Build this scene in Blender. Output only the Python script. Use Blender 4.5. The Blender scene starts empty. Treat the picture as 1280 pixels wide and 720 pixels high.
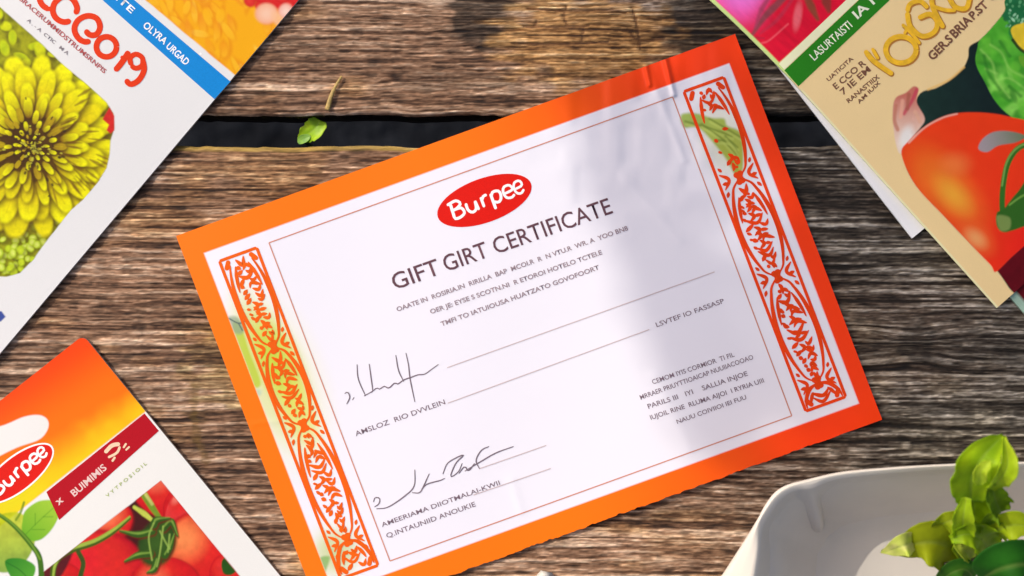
import bpy, math, random
import numpy as np

S = 0.0003          # metres on the table top per pixel of the 1280 x 720 picture
H = 0.60            # camera height above the table top
scene = bpy.context.scene
COL = scene.collection
rnd = random.Random(7)
nrg = np.random.RandomState(11)

# ------------------------------------------------------------------ helpers
def P(px, py, z=0.0):
    k = S * (H - z) / H
    return np.stack([(np.asarray(px, float) - 640) * k, (360 - np.asarray(py, float)) * k,
                     np.broadcast_to(np.asarray(z, float), np.shape(px)).astype(float)], axis=-1)

_T = nrg.rand(16, 256, 256)
def vn(x, y, seed=0):
    t = _T[seed % 16]
    x = np.asarray(x, float) + seed * 17.31; y = np.asarray(y, float) + seed * 9.77
    xi = np.floor(x).astype(int); yi = np.floor(y).astype(int)
    fx = x - xi; fy = y - yi
    fx = fx * fx * fx * (fx * (fx * 6 - 15) + 10); fy = fy * fy * fy * (fy * (fy * 6 - 15) + 10)
    a = t[xi & 255, yi & 255]; b = t[(xi + 1) & 255, yi & 255]
    c = t[xi & 255, (yi + 1) & 255]; d = t[(xi + 1) & 255, (yi + 1) & 255]
    return (a * (1 - fx) + b * fx) * (1 - fy) + (c * (1 - fx) + d * fx) * fy

def sstep(a, b, x):
    t = np.clip((np.asarray(x, float) - a) / (b - a), 0, 1)
    return t * t * (3 - 2 * t)

LIT, SHD = 1.26, 0.68
def lin(rgb, k=1.0):
    c = np.array(rgb, float) / 255
    l = np.where(c <= 0.04045, c / 12.92, ((c + 0.055) / 1.055) ** 2.4)
    return np.clip(l / k, 0.003, 0.86)

def raw_mesh(name, V, faces_flat, loop_total, mat, parent=None, color=None, smooth=True):
    me = bpy.data.meshes.new(name)
    V = np.asarray(V, float)
    if parent is not None:
        V = V - np.array(parent.location)
    n = len(V); loop_total = np.asarray(loop_total, int); ff = np.asarray(faces_flat, int)
    me.vertices.add(n); me.vertices.foreach_set('co', V.astype(np.float32).ravel())
    me.loops.add(len(ff)); me.loops.foreach_set('vertex_index', ff.astype(np.int32))
    me.polygons.add(len(loop_total))
    st = np.concatenate([[0], np.cumsum(loop_total)[:-1]])
    me.polygons.foreach_set('loop_start', st.astype(np.int32))
    if color is not None:
        at = me.color_attributes.new('Col', 'FLOAT_COLOR', 'POINT')
        c4 = np.ones((n, 4), np.float32); c4[:, :3] = color
        at.data.foreach_set('color', c4.ravel())
    me.update(calc_edges=True); me.validate()
    if smooth:
        me.polygons.foreach_set('use_smooth', np.ones(len(me.polygons), bool))
    me.materials.append(mat)
    o = bpy.data.objects.new(name, me); COL.objects.link(o)
    if parent is not None: o.parent = parent
    return o

class MB:
    def __init__(s): s.v = []; s.f = []; s.lt = []; s.n = 0; s.c = []
    def add(s, V, F, c=None):
        V = np.asarray(V, float)
        for f in F:
            s.f.extend([int(i) + s.n for i in f]); s.lt.append(len(f))
        s.v.append(V); s.n += len(V)
        if c is not None: s.c.append(np.broadcast_to(np.asarray(c, float), (len(V), 3)))
    def build(s, name, mat, parent=None, smooth=True):
        return raw_mesh(name, np.concatenate(s.v), s.f, s.lt, mat, parent,
                        np.concatenate(s.c) if s.c else None, smooth)

def thing(name, label, cat, loc, group=None):
    o = bpy.data.objects.new(name, None); COL.objects.link(o)
    o.location = tuple(float(q) for q in loc); o.empty_display_size = 0.02
    o['label'] = label; o['category'] = cat
    if group: o['group'] = group
    return o
def tag(o, label, cat, group=None):
    o['label'] = label; o['category'] = cat
    if group: o['group'] = group
    return o

# ------------------------------------------------------------------ materials
def mat(name, color=None, rough=0.5, attr=False, spec=0.5, coat=0.0, coat_rough=0.1, bump=None,
        translucent=0.0, speck=None, coat_bump=False):
    m = bpy.data.materials.new(name); m.use_nodes = True
    nt = m.node_tree; N = nt.nodes; L = nt.links
    b = N['Principled BSDF']; out = N['Material Output']
    b.inputs['Roughness'].default_value = rough
    b.inputs['Specular IOR Level'].default_value = spec
    b.inputs['Coat Weight'].default_value = coat
    b.inputs['Coat Roughness'].default_value = coat_rough
    tc = N.new('ShaderNodeTexCoord')
    if attr:
        a = N.new('ShaderNodeVertexColor'); a.layer_name = 'Col'; src = a.outputs['Color']
    else:
        r = N.new('ShaderNodeRGB'); r.outputs[0].default_value = (*color, 1); src = r.outputs[0]
    if speck:
        sc, amt = speck[0], speck[1]
        n = N.new('ShaderNodeTexNoise'); n.inputs['Scale'].default_value = sc; n.inputs['Detail'].default_value = 4
        mp = N.new('ShaderNodeMapping'); mp.inputs['Scale'].default_value = speck[2] if len(speck) > 2 else (1, 1, 1)
        L.new(tc.outputs['Object'], mp.inputs['Vector']); L.new(mp.outputs[0], n.inputs['Vector'])
        mr = N.new('ShaderNodeMapRange'); mr.inputs['From Min'].default_value = .3; mr.inputs['From Max'].default_value = .7
        mr.inputs['To Min'].default_value = 1 - amt; mr.inputs['To Max'].default_value = 1 + amt
        L.new(n.outputs['Fac'], mr.inputs['Value'])
        mx = N.new('ShaderNodeVectorMath'); mx.operation = 'SCALE'
        L.new(src, mx.inputs[0]); L.new(mr.outputs[0], mx.inputs['Scale']); src = mx.outputs[0]
    L.new(src, b.inputs['Base Color'])
    if bump:
        sc, dist = bump[0], bump[1]
        n = N.new('ShaderNodeTexNoise'); n.inputs['Scale'].default_value = sc; n.inputs['Detail'].default_value = 5
        mp = N.new('ShaderNodeMapping'); mp.inputs['Scale'].default_value = bump[2] if len(bump) > 2 else (1, 1, 1)
        L.new(tc.outputs['Object'], mp.inputs['Vector']); L.new(mp.outputs[0], n.inputs['Vector'])
        bp = N.new('ShaderNodeBump'); bp.inputs['Distance'].default_value = dist; bp.inputs['Strength'].default_value = 1
        L.new(n.outputs['Fac'], bp.inputs['Height']); L.new(bp.outputs[0], b.inputs['Normal'])
    if translucent:
        t = N.new('ShaderNodeBsdfTranslucent'); L.new(src, t.inputs['Color'])
        ms = N.new('ShaderNodeMixShader'); ms.inputs[0].default_value = translucent
        L.new(b.outputs[0], ms.inputs[1]); L.new(t.outputs[0], ms.inputs[2]); L.new(ms.outputs[0], out.inputs['Surface'])
    return m

M = {}
M['wood'] = mat('weathered_wood', attr=True, rough=0.75, spec=0.3, speck=(900, .32, (.12, 1, 1)), bump=(1500, .00035, (.12, 1, 1)))
M['print'] = mat('printed_paper', attr=True, rough=0.5, spec=0.12, speck=(2500, .015), bump=(250, .00004))
M['cert'] = mat('printed_certificate_paper', attr=True, rough=0.45, spec=0.15, coat=0.16, coat_rough=0.2, bump=(120, .00004))
def ink(name, rgb, k=LIT, rough=0.4): 
    return mat(name, tuple(lin(rgb, k)), rough=.5, spec=.12, speck=(3000, .08))

# ------------------------------------------------------------------ drawing on sheets
class Sheet:
    """A flat printed sheet: zf(px, py) is the height of its face."""
    def __init__(s, zf): s.zf = zf; s.k = 0
    def pts(s, px, py, lift):
        z = s.zf(np.asarray(px, float), np.asarray(py, float)) + lift
        return P(px, py, z)
    def ribbon(s, mb, pts, width, lift=1e-4, closed=False, step=2.5, caps=True, c=None, smooth=True, taper=None):
        pts = np.array(pts, float)
        if smooth and len(pts) > 2: pts = catmull(pts, closed, 10)
        elif closed: pts = np.vstack([pts, pts[:1]])
        d = np.r_[0, np.cumsum(np.hypot(*np.diff(pts, axis=0).T))]
        n = max(2, int(d[-1] / step) + 1)
        q = np.linspace(0, d[-1], n)
        if caps and not closed:
            r = width / 2
            e = np.array([0, .08, .3, .65]) * min(r, d[-1] / 2.5)
            q = np.unique(np.r_[e, d[-1] - e, q[(q > r) & (q < d[-1] - r)]])
        x = np.interp(q, d, pts[:, 0]); y = np.interp(q, d, pts[:, 1])
        tx = np.gradient(x, q); ty = np.gradient(y, q)
        L = np.hypot(tx, ty) + 1e-9; nx, ny = -ty / L, tx / L
        w = np.full(len(q), width / 2.0)
        if taper is not None: w = w * np.interp(q / d[-1], np.linspace(0, 1, len(taper)), taper)
        if caps and not closed:
            m = np.minimum(q, d[-1] - q); r = width / 2
            w = w * np.sqrt(np.clip(1 - (1 - np.clip(m / r, 0, 1)) ** 2, .02, 1))
        s.k = (s.k + 1) % 14
        lf = lift + s.k * 4e-6
        V = np.concatenate([s.pts(x + nx * w, y + ny * w, lf), s.pts(x - nx * w, y - ny * w, lf)])
        m = len(q)
        F = [(i, i + 1, m + i + 1, m + i) for i in range(m - 1)]
        mb.add(V, F, c)
    def quad(s, mb, c4, lift=5e-5, n=30, m=12, c=None, jig=0):
        c4 = np.array(c4, float)
        u, v = np.meshgrid(np.linspace(0, 1, n + 1), np.linspace(0, 1, m + 1))
        u = u[..., None]; v = v[..., None]
        p = (c4[0] * (1 - u) + c4[1] * u) * (1 - v) + (c4[3] * (1 - u) + c4[2] * u) * v
        p = p.reshape(-1, 2)
        F = [(j * (n + 1) + i, j * (n + 1) + i + 1, (j + 1) * (n + 1) + i + 1, (j + 1) * (n + 1) + i)
             for j in range(m) for i in range(n)]
        mb.add(s.pts(p[:, 0], p[:, 1], lift), F, c)
    def disc(s, mb, cx, cy, rx, ry, ang, lift=6e-5, c=None, n=48, rings=6):
        V = [(cx, cy)]; ca, sa = math.cos(ang), math.sin(ang)
        for r in range(1, rings + 1):
            for k in range(n):
                a = 2 * math.pi * k / n; X = rx * r / rings * math.cos(a); Y = ry * r / rings * math.sin(a)
                V.append((cx + X * ca - Y * sa, cy + X * sa + Y * ca))
        V = np.array(V)
        F = [(0, 1 + k, 1 + (k + 1) % n) for k in range(n)]
        for r in range(1, rings):
            for k in range(n):
                a0 = 1 + (r - 1) * n; b0 = 1 + r * n
                F.append((a0 + k, b0 + k, b0 + (k + 1) % n, a0 + (k + 1) % n))
        mb.add(s.pts(V[:, 0], V[:, 1], lift), F, c)
    def text(s, mb, string, p0, p1, cap, lift=1e-4, bold=0.0, shear=0.0, c=None, vdir=None):
        """string set along p0 -> p1 (photo px), stretched to fill it, cap height in px."""
        p0 = np.array(p0, float); p1 = np.array(p1, float)
        V, F = glyphs(string, bold, shear)
        if not len(V): return
        w = V[:, 0].max() - V[:, 0].min(); x = (V[:, 0] - V[:, 0].min()) / w; y = V[:, 1] / CAPH
        U = p1 - p0; up = np.array([U[1], -U[0]]) / np.hypot(*U) if vdir is None else np.array(vdir, float)
        q = p0 + x[:, None] * U + (y * cap)[:, None] * up
        s.k = (s.k + 1) % 14
        mb.add(s.pts(q[:, 0], q[:, 1], lift + s.k * 4e-6), F, c)

def catmull(p, closed=False, n=8):
    p = np.array(p, float)
    if closed: q = np.vstack([p[-1:], p, p[:2]])
    else: q = np.vstack([2 * p[0] - p[1], p, 2 * p[-1] - p[-2]])
    out = []
    t = np.linspace(0, 1, n, endpoint=False)[:, None]
    for i in range(1, len(q) - 2):
        a, b, c, d = q[i - 1], q[i], q[i + 1], q[i + 2]
        out.append(.5 * ((2 * b) + (-a + c) * t + (2 * a - 5 * b + 4 * c - d) * t ** 2 + (-a + 3 * b - 3 * c + d) * t ** 3))
    out.append(q[-2][None])
    return np.vstack(out)

def glyphs(string, bold, shear):
    cu = bpy.data.curves.new('t', 'FONT'); cu.body = string; cu.size = 1; cu.offset = bold; cu.shear = shear
    cu.fill_mode = 'FRONT'; cu.resolution_u = 3
    o = bpy.data.objects.new('t', cu); COL.objects.link(o)
    dg = bpy.context.evaluated_depsgraph_get(); dg.update()
    me = o.evaluated_get(dg).to_mesh()
    V = np.array([v.co[:2] for v in me.vertices]); F = [tuple(p.vertices) for p in me.polygons]
    o.evaluated_get(dg).to_mesh_clear()
    bpy.data.objects.remove(o); bpy.data.curves.remove(cu)
    return V, F
_v, _f = glyphs('H', 0, 0); CAPH = _v[:, 1].max()

# ------------------------------------------------------------------ raster painter for printed pictures
class Art:
    def __init__(s, X, Y, base, k):
        s.X, s.Y, s.k = X, Y, k
        s.C = np.tile(lin(base, k), (len(X), 1))
    def box(s, x0, y0, x1, y1):
        return np.nonzero((s.X > x0) & (s.X < x1) & (s.Y > y0) & (s.Y < y1))[0]
    def mix(s, idx, col, a):
        col = np.asarray(col)
        s.C[idx] = s.C[idx] * (1 - a[:, None]) + col * a[:, None]
    def fill(s, idx, rgb, a):
        s.mix(idx, lin(rgb, s.k), a)
    def blob(s, cx, cy, rx, ry, ang=0., c0=(255,) * 3, c1=None, soft=.12, alpha=1., clip=None, grad=None, pw=2.0):
        """ellipse; c0 at -x end (base) to c1 at +x end (tip) if grad=='x', else centre to rim"""
        R = max(rx, ry) * (1 + soft) + 2
        idx = s.box(cx - R, cy - R, cx + R, cy + R)
        if clip is not None: idx = idx[clip[idx] > 0.01]
        if not len(idx): return
        dx = s.X[idx] - cx; dy = s.Y[idx] - cy; ca, sa = math.cos(ang), math.sin(ang)
        u = (dx * ca + dy * sa) / rx; v = (-dx * sa + dy * ca) / ry
        r = (np.abs(u) ** pw + np.abs(v) ** pw) ** (1 / pw)
        a = alpha * (1 - sstep(1 - soft, 1 + soft, r))
        if clip is not None: a = a * clip[idx]
        c0 = lin(c0, s.k); c1 = c0 if c1 is None else lin(c1, s.k)
        t = (u * .5 + .5) if grad == 'x' else np.clip(r, 0, 1) ** 1.5
        t = np.clip(t, 0, 1)[:, None]
        s.mix(idx, c0 * (1 - t) + c1 * t, a)
    def polymask(s, pts, soft=1.0, smooth=True, idx=None):
        pts = np.array(pts, float)
        if smooth: pts = catmull(pts, True, 6)[:-1]
        x0, y0 = pts.min(0) - 3 - soft; x1, y1 = pts.max(0) + 3 + soft
        idx = s.box(x0, y0, x1, y1)
        x = s.X[idx]; y = s.Y[idx]
        ins = np.zeros(len(idx), bool); dist = np.full(len(idx), 1e9)
        n = len(pts)
        for i in range(n):
            ax, ay = pts[i]; bx, by = pts[(i + 1) % n]
            if ay != by:
                c = ((ay > y) != (by > y)) & (x < (bx - ax) * (y - ay) / (by - ay) + ax); ins ^= c
            ex, ey = bx - ax, by - ay; L2 = ex * ex + ey * ey + 1e-12
            t = np.clip(((x - ax) * ex + (y - ay) * ey) / L2, 0, 1)
            dist = np.minimum(dist, np.hypot(x - ax - t * ex, y - ay - t * ey))
        sd = np.where(ins, -dist, dist)
        return idx, 1 - sstep(-soft, soft, sd), sd
    def poly(s, pts, rgb, soft=1.0, smooth=True, alpha=1., rgb2=None, d0=None, d1=None, clip=None):
        idx, a, sd = s.polymask(pts, soft, smooth)
        if clip is not None: a = a * clip[idx]
        col = lin(rgb, s.k)
        if rgb2 is not None:      # gradient from point d0 to d1
            d0 = np.array(d0, float); e = np.array(d1, float) - d0
            t = np.clip(((s.X[idx] - d0[0]) * e[0] + (s.Y[idx] - d0[1]) * e[1]) / (e @ e), 0, 1)[:, None]
            col = col * (1 - t) + lin(rgb2, s.k) * t
        s.mix(idx, col, a * alpha)
        return idx, a, sd
    def full(s, pts, soft=1., smooth=True):
        idx, a, sd = s.polymask(pts, soft, smooth); m = np.zeros(len(s.X)); m[idx] = a; return m
    def line(s, pts, w, rgb, soft=.8, alpha=1., clip=None, smooth=True, taper=None):
        pts = np.array(pts, float)
        if smooth and len(pts) > 2: pts = catmull(pts, False, 6)
        x0, y0 = pts.min(0) - w - 3; x1, y1 = pts.max(0) + w + 3
        idx = s.box(x0, y0, x1, y1)
        if clip is not None: idx = idx[clip[idx] > .01]
        if not len(idx): return
        x = s.X[idx]; y = s.Y[idx]; best = np.full(len(idx), 1e9)
        n = len(pts) - 1
        for i in range(n):
            ax, ay = pts[i]; bx, by = pts[i + 1]; ex, ey = bx - ax, by - ay
            t = np.clip(((x - ax) * ex + (y - ay) * ey) / (ex * ex + ey * ey + 1e-9), 0, 1)
            d = np.hypot(x - ax - t * ex, y - ay - t * ey)
            hw = w / 2 if taper is None else w / 2 * np.interp((i + t) / n, np.linspace(0, 1, len(taper)), taper)
            best = np.minimum(best, d - hw)
        a = alpha * (1 - sstep(-soft, soft, best))
        if clip is not None: a = a * clip[idx]
        s.mix(idx, lin(rgb, s.k), a)
    def mottle(s, scale, amt, seed, mask=None, ax=1., ay=1., ang=0.):
        ca, sa = math.cos(ang), math.sin(ang)
        u = s.X * ca + s.Y * sa; v = -s.X * sa + s.Y * ca
        n = vn(u / scale * ax, v / scale * ay, seed) * .65 + vn(u / scale * 2.3 * ax, v / scale * 2.3 * ay, seed + 1) * .35
        f = 1 + (n - .5) * 2 * amt * (mask if mask is not None else 1)
        s.C = np.clip(s.C * f[:, None], .003, .9)

def packet_sheet(name, label, cat, O, A, B, la0, la1, lb0, lb1, zfun, base, k, step, paint, mtl, bend=None, edge=(235, 232, 228),
                 corner=None, group=None, zlow=0.0, origin=None):
    """rectangular sheet or envelope: rows along A, columns along B, painted with paint(Art)"""
    O = np.array(O, float); A = np.array(A, float); B = np.array(B, float)
    A /= np.hypot(*A); B /= np.hypot(*B)
    a = np.linspace(la0, la1, int((la1 - la0) / step) + 1); b = np.linspace(lb0, lb1, int((lb1 - lb0) / step) + 1)
    aa, bb = np.meshgrid(a, b, indexing='ij')
    if corner:
        r = corner; ca, cb = la0 + r, lb0 + r
        m = (aa < ca) & (bb < cb); da = ca - aa; db = cb - bb
        mx = np.maximum(da, db); ln = np.hypot(da, db) + 1e-9
        aa = np.where(m, ca - da * mx / ln, aa); bb = np.where(m, cb - db * mx / ln, bb)
    X = O[0] + aa * A[0] + bb * B[0]; Y = O[1] + aa * A[1] + bb * B[1]
    if bend: 
        dx, dy = bend(aa, bb); X = X + dx; Y = Y + dy
    na, nb = aa.shape
    X = X.ravel(); Y = Y.ravel()
    art = Art(X, Y, base, k); art.a = aa.ravel(); art.b = bb.ravel()
    paint(art)
    Z = zfun(X, Y)
    V = P(X, Y, Z)
    i = np.arange(na * nb).reshape(na, nb)
    q = np.stack([i[:-1, :-1], i[:-1, 1:], i[1:, 1:], i[1:, :-1]], -1).reshape(-1, 4)
    ring = np.concatenate([i[0, :-1], i[:-1, -1], i[-1, :0:-1], i[:0:-1, 0]])
    nr = len(ring); n0 = na * nb
    Vb = V[ring].copy(); 
    Vb[:, 2] = np.minimum(Vb[:, 2] - .00015, zlow)
    Vt = V[ring].copy()
    V = np.concatenate([V, Vt, Vb])
    C = np.concatenate([art.C, np.tile(lin(edge, k), (2 * nr, 1))])
    t = n0 + np.arange(nr); bo = n0 + nr + np.arange(nr)
    sk = np.stack([t, bo, np.roll(bo, -1), np.roll(t, -1)], -1)
    ff = np.concatenate([q.ravel(), sk.ravel(), bo[::-1]])
    lt = np.concatenate([np.full(len(q) + len(sk), 4), [nr]])
    # face up: flip if needed
    v0, v1, v2 = V[q[0][0]], V[q[0][1]], V[q[0][2]]
    if np.cross(v1 - v0, v2 - v1)[2] < 0:
        ff = np.concatenate([q[:, ::-1].ravel(), sk[:, ::-1].ravel(), bo])
    if origin is None: origin = (X.mean(), Y.mean())
    root = thing(name, label, cat, P(origin[0], origin[1], 0), group)
    root.location.z = 0
    raw_mesh(PARTNAME.get(name, 'envelope'), V, ff, lt, mtl, root, C)
    return root
PARTNAME = {}

# ------------------------------------------------------------------ camera, light, world
cam_d = bpy.data.cameras.new('camera'); cam = bpy.data.objects.new('camera', cam_d); COL.objects.link(cam)
cam.location = (0, 0, H); cam.rotation_euler = (0, 0, 0)
cam_d.sensor_width = 36; cam_d.lens = 36 * H / (1280 * S)
cam_d.clip_start = .01; cam_d.clip_end = 100
cam_d.dof.use_dof = True; cam_d.dof.focus_distance = H - .002; cam_d.dof.aperture_fstop = 9.0
scene.camera = cam

ELEV = math.radians(41)
LX, LY = 0.86, -0.51                     # where the shadows run, on the table
sd = np.array([-LX * math.cos(ELEV), -LY * math.cos(ELEV), math.sin(ELEV)]); sd /= np.linalg.norm(sd)
from mathutils import Vector
sun_d = bpy.data.lights.new('sun', 'SUN'); sun_d.energy = 2.12; sun_d.angle = math.radians(.5); sun_d.color = (1, .95, .84)
sun = bpy.data.objects.new('sun', sun_d); COL.objects.link(sun)
sun.rotation_euler = Vector(sd).to_track_quat('Z', 'Y').to_euler(); sun.location = (0, 0, 2)
w = bpy.data.worlds.new('World'); scene.world = w; w.use_nodes = True
nt = w.node_tree; bg = nt.nodes['Background']; sky = nt.nodes.new('ShaderNodeTexSky')
sky.sky_type = 'NISHITA'; sky.sun_disc = False; sky.sun_elevation = ELEV; sky.dust_density = 5.0; sky.air_density = 0.8; sky.ozone_density = 0.5
sky.sun_rotation = math.atan2(sd[0], sd[1])
nt.links.new(sky.outputs[0], bg.inputs[0]); bg.inputs[1].default_value = 0.15
scene.view_settings.view_transform = 'Standard'; scene.view_settings.look = 'None'
scene.view_settings.exposure = 0.16; scene.view_settings.gamma = 1

# ------------------------------------------------------------------ table
soil = mat('dark_soil', (.010, .011, .014), rough=.95, spec=.03, speck=(30, .5), bump=(60, .01))
g = MB(); g.add([(-4, -4, -.7), (4, -4, -.7), (4, 4, -.7), (-4, 4, -.7)], [(0, 1, 2, 3)])
go = g.build('ground', soil, None, False); go['kind'] = 'structure'

table = thing('garden_table', 'weathered brown wooden plank table under the certificate and seed packets', 'table', (0, 0, -.025))

def axis(lo, hi, f0, f1, fine, coarse):
    return np.concatenate([np.arange(lo, f0, coarse), np.arange(f0, f1, fine), np.arange(f1, hi + coarse, coarse)])

def wood_colors(X, Y, top):
    # grain flow: wanders a little, bends around knots
    wy = Y + 5 * (vn(X / 420, Y / 150, 1) - .5) * 2 + .9 * (vn(X / 90, Y / 40, 2) - .5) * 2
    for kx, ky, kr, ka in [(1142, 430, 30, 9), (742, 14, 60, 7), (610, 20, 40, 6)]:
        d2 = ((X - kx) / (kr * 1.6)) ** 2 + ((Y - ky) / kr) ** 2
        wy = wy + ka * np.exp(-d2) * np.sign(Y - ky) * np.abs(np.tanh((Y - ky) / 8.))
    rowA = vn(X / 900, wy / 4.6, 3); rowB = vn(X / 420, wy / 2.3, 4); strk = vn(X / 85, wy / 2.7, 5)
    spk = vn(X / 13, wy / 1.9, 6); sp2 = vn(X / 4.5, wy / 1.5, 9); broad = vn(X / 330, wy / 20, 10)
    sp3 = vn(X / 24, wy / 1.35, 12)
    h = .22 * rowA + .14 * rowB + .18 * strk + .17 * spk + .08 * sp2 + .09 * sp3 + .12 * broad
    h = (h - .5) * (2.9 - .5 * (1 - sstep(300, 900, X))) + .57
    groove = 1 - sstep(.0, .07, np.abs(vn(X / 800, wy / 9.0, 7) - .5))
    g2 = 1 - sstep(.0, .05, np.abs(vn(X / 500, wy / 14, 8) - .46))
    brk = vn(X / 70, wy / 9, 9)
    h = h - .34 * groove * sstep(.22, .5, brk) - .30 * g2 * sstep(.3, .6, brk)
    h = np.clip(h, 0, 1.15)
    # darker, greyer tone towards the right, in broad patches
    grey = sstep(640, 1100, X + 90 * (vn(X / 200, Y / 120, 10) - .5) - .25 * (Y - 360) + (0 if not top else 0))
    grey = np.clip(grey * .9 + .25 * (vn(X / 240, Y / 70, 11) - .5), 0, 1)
    t = h[..., None]
    def ramp(stops):
        xs = [q[0] for q in stops]
        return np.stack([np.interp(h, xs, [q[1][i] for q in stops]) for i in range(3)], -1)
    warm = ramp([(0, (.030, .014, .008)), (.22, (.095, .050, .030)), (.45, (.205, .122, .080)), (.7, (.32, .215, .155)), (1.0, (.55, .43, .35))])
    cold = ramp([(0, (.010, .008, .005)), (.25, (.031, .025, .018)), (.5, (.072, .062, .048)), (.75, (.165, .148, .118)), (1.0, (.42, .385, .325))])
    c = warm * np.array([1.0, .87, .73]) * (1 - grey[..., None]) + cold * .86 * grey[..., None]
    def patch(cx, cy, rx, ry, s=1., seed=12, rough=.35):
        d = np.sqrt(((X - cx) / rx) ** 2 + ((Y - cy) / ry) ** 2) + rough * (vn(X / 22, Y / 9, seed) - .5) * 2
        return s * (1 - sstep(.7, 1.15, d))
    for args in [(603, 14, 46, 50, 1.0), (872, 26, 50, 50, .9), (960, 60, 60, 60, .7), (560, 100, 90, 16, .4), (1010, 150, 60, 40, .5), (1190, 440, 120, 26, .55), (1145, 430, 22, 34, .6),
                 (1000, 655, 60, 16, .35), (820, 640, 120, 12, .35), (380, 60, 60, 10, .25), (800, 130, 70, 16, .5), (300, 560, 60, 14, .3), (180, 395, 80, 16, .2)]:
        p = patch(*args)[..., None]; c = c * (1 - p * .80)
    tw = (vn(X / 170, Y / 55, 13) * .6 + vn(X / 50, Y / 16, 14) * .4)[..., None]
    tw = sstep(.42, .72, tw) * (1.0 if top else .75)
    c = c * (1 + tw * np.array([.08, -.02, -.32]) * (1 - .7 * grey[..., None]))
    # golden heart around the knot of the back board
    p = patch(728, 48, 112, 62, .8, 13, .25)[..., None]
    gold = ramp([(0, (.05, .018, .005)), (.25, (.18, .078, .020)), (.5, (.36, .180, .055)), (.8, (.50, .275, .10)), (1.1, (.64, .41, .19))])
    c = c * (1 - p) + gold * p
    # resin stains
    for pts, rr in [([(243, 486), (241, 520), (246, 552), (258, 578)], 7)]:
        for (ax, ay), (bx, by) in zip(pts[:-1], pts[1:]):
            ex, ey = bx - ax, by - ay; tt = np.clip(((X - ax) * ex + (Y - ay) * ey) / (ex * ex + ey * ey), 0, 1)
            d = np.hypot(X - ax - tt * ex, Y - ay - tt * ey) + 6 * (vn(X / 6, Y / 5, 14) - .5)
            q = (.55 * (1 - sstep(rr * .3, rr, d)))[..., None]
            c = c * (1 - q) + np.array([.14, .075, .02]) * q
    # olive lens-glow tint painted into the wood beside the certificate
    q = (patch(292, 448, 62, 70, .32, 15, .5))[..., None]
    c = c * (1 - q) + c * np.array([.95, 1.15, .45]) * q
    # cross checks in the knot
    ck = np.zeros_like(h)
    for pts in [[(708, 8), (705, 20), (709, 32)], [(730, 32), (728, 45), (726, 54)], [(742, 36), (790, 38)], [(660, 10), (700, 13), (760, 12), (782, 16)],
                [(655, 33), (700, 33), (735, 32)], [(640, 54), (700, 55), (760, 52)], [(668, 33), (671, 26)], [(790, 10), (796, 30), (800, 60)], [(785, 36), (798, 50), (830, 48)]]:
        pts = catmull(pts, False, 5) if len(pts) > 2 else np.array(pts, float)
        for (ax, ay), (bx, by) in zip(pts[:-1], pts[1:]):
            ex, ey = bx - ax, by - ay; tt = np.clip(((X - ax) * ex + (Y - ay) * ey) / (ex * ex + ey * ey), 0, 1)
            d = np.hypot(X - ax - tt * ex, Y - ay - tt * ey) + 1.2 * (vn(X / 5, Y / 4, 3) - .5)
            ck = np.maximum(ck, 1 - sstep(.7, 2.6, d))
    c = c * (1 - .62 * ck[..., None] * np.array([.9, 1, 1]))
    c = c * (1 + .5 * (vn(X / 4, wy / 1.5, 15) - .5))[..., None]
    fl = vn(X / 10, wy / 1.5, 1); fl2 = vn(X / 17, wy / 1.8, 2)
    k_ = (1 + .55 * sstep(.66, .86, fl) * sstep(.35, .7, h) - .45 * sstep(.66, .84, fl2))[..., None]
    c = np.clip(c * k_, .003, .8)
    h = h - .25 * sstep(.66, .84, fl2)
    return h - .6 * ck, c

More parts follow.
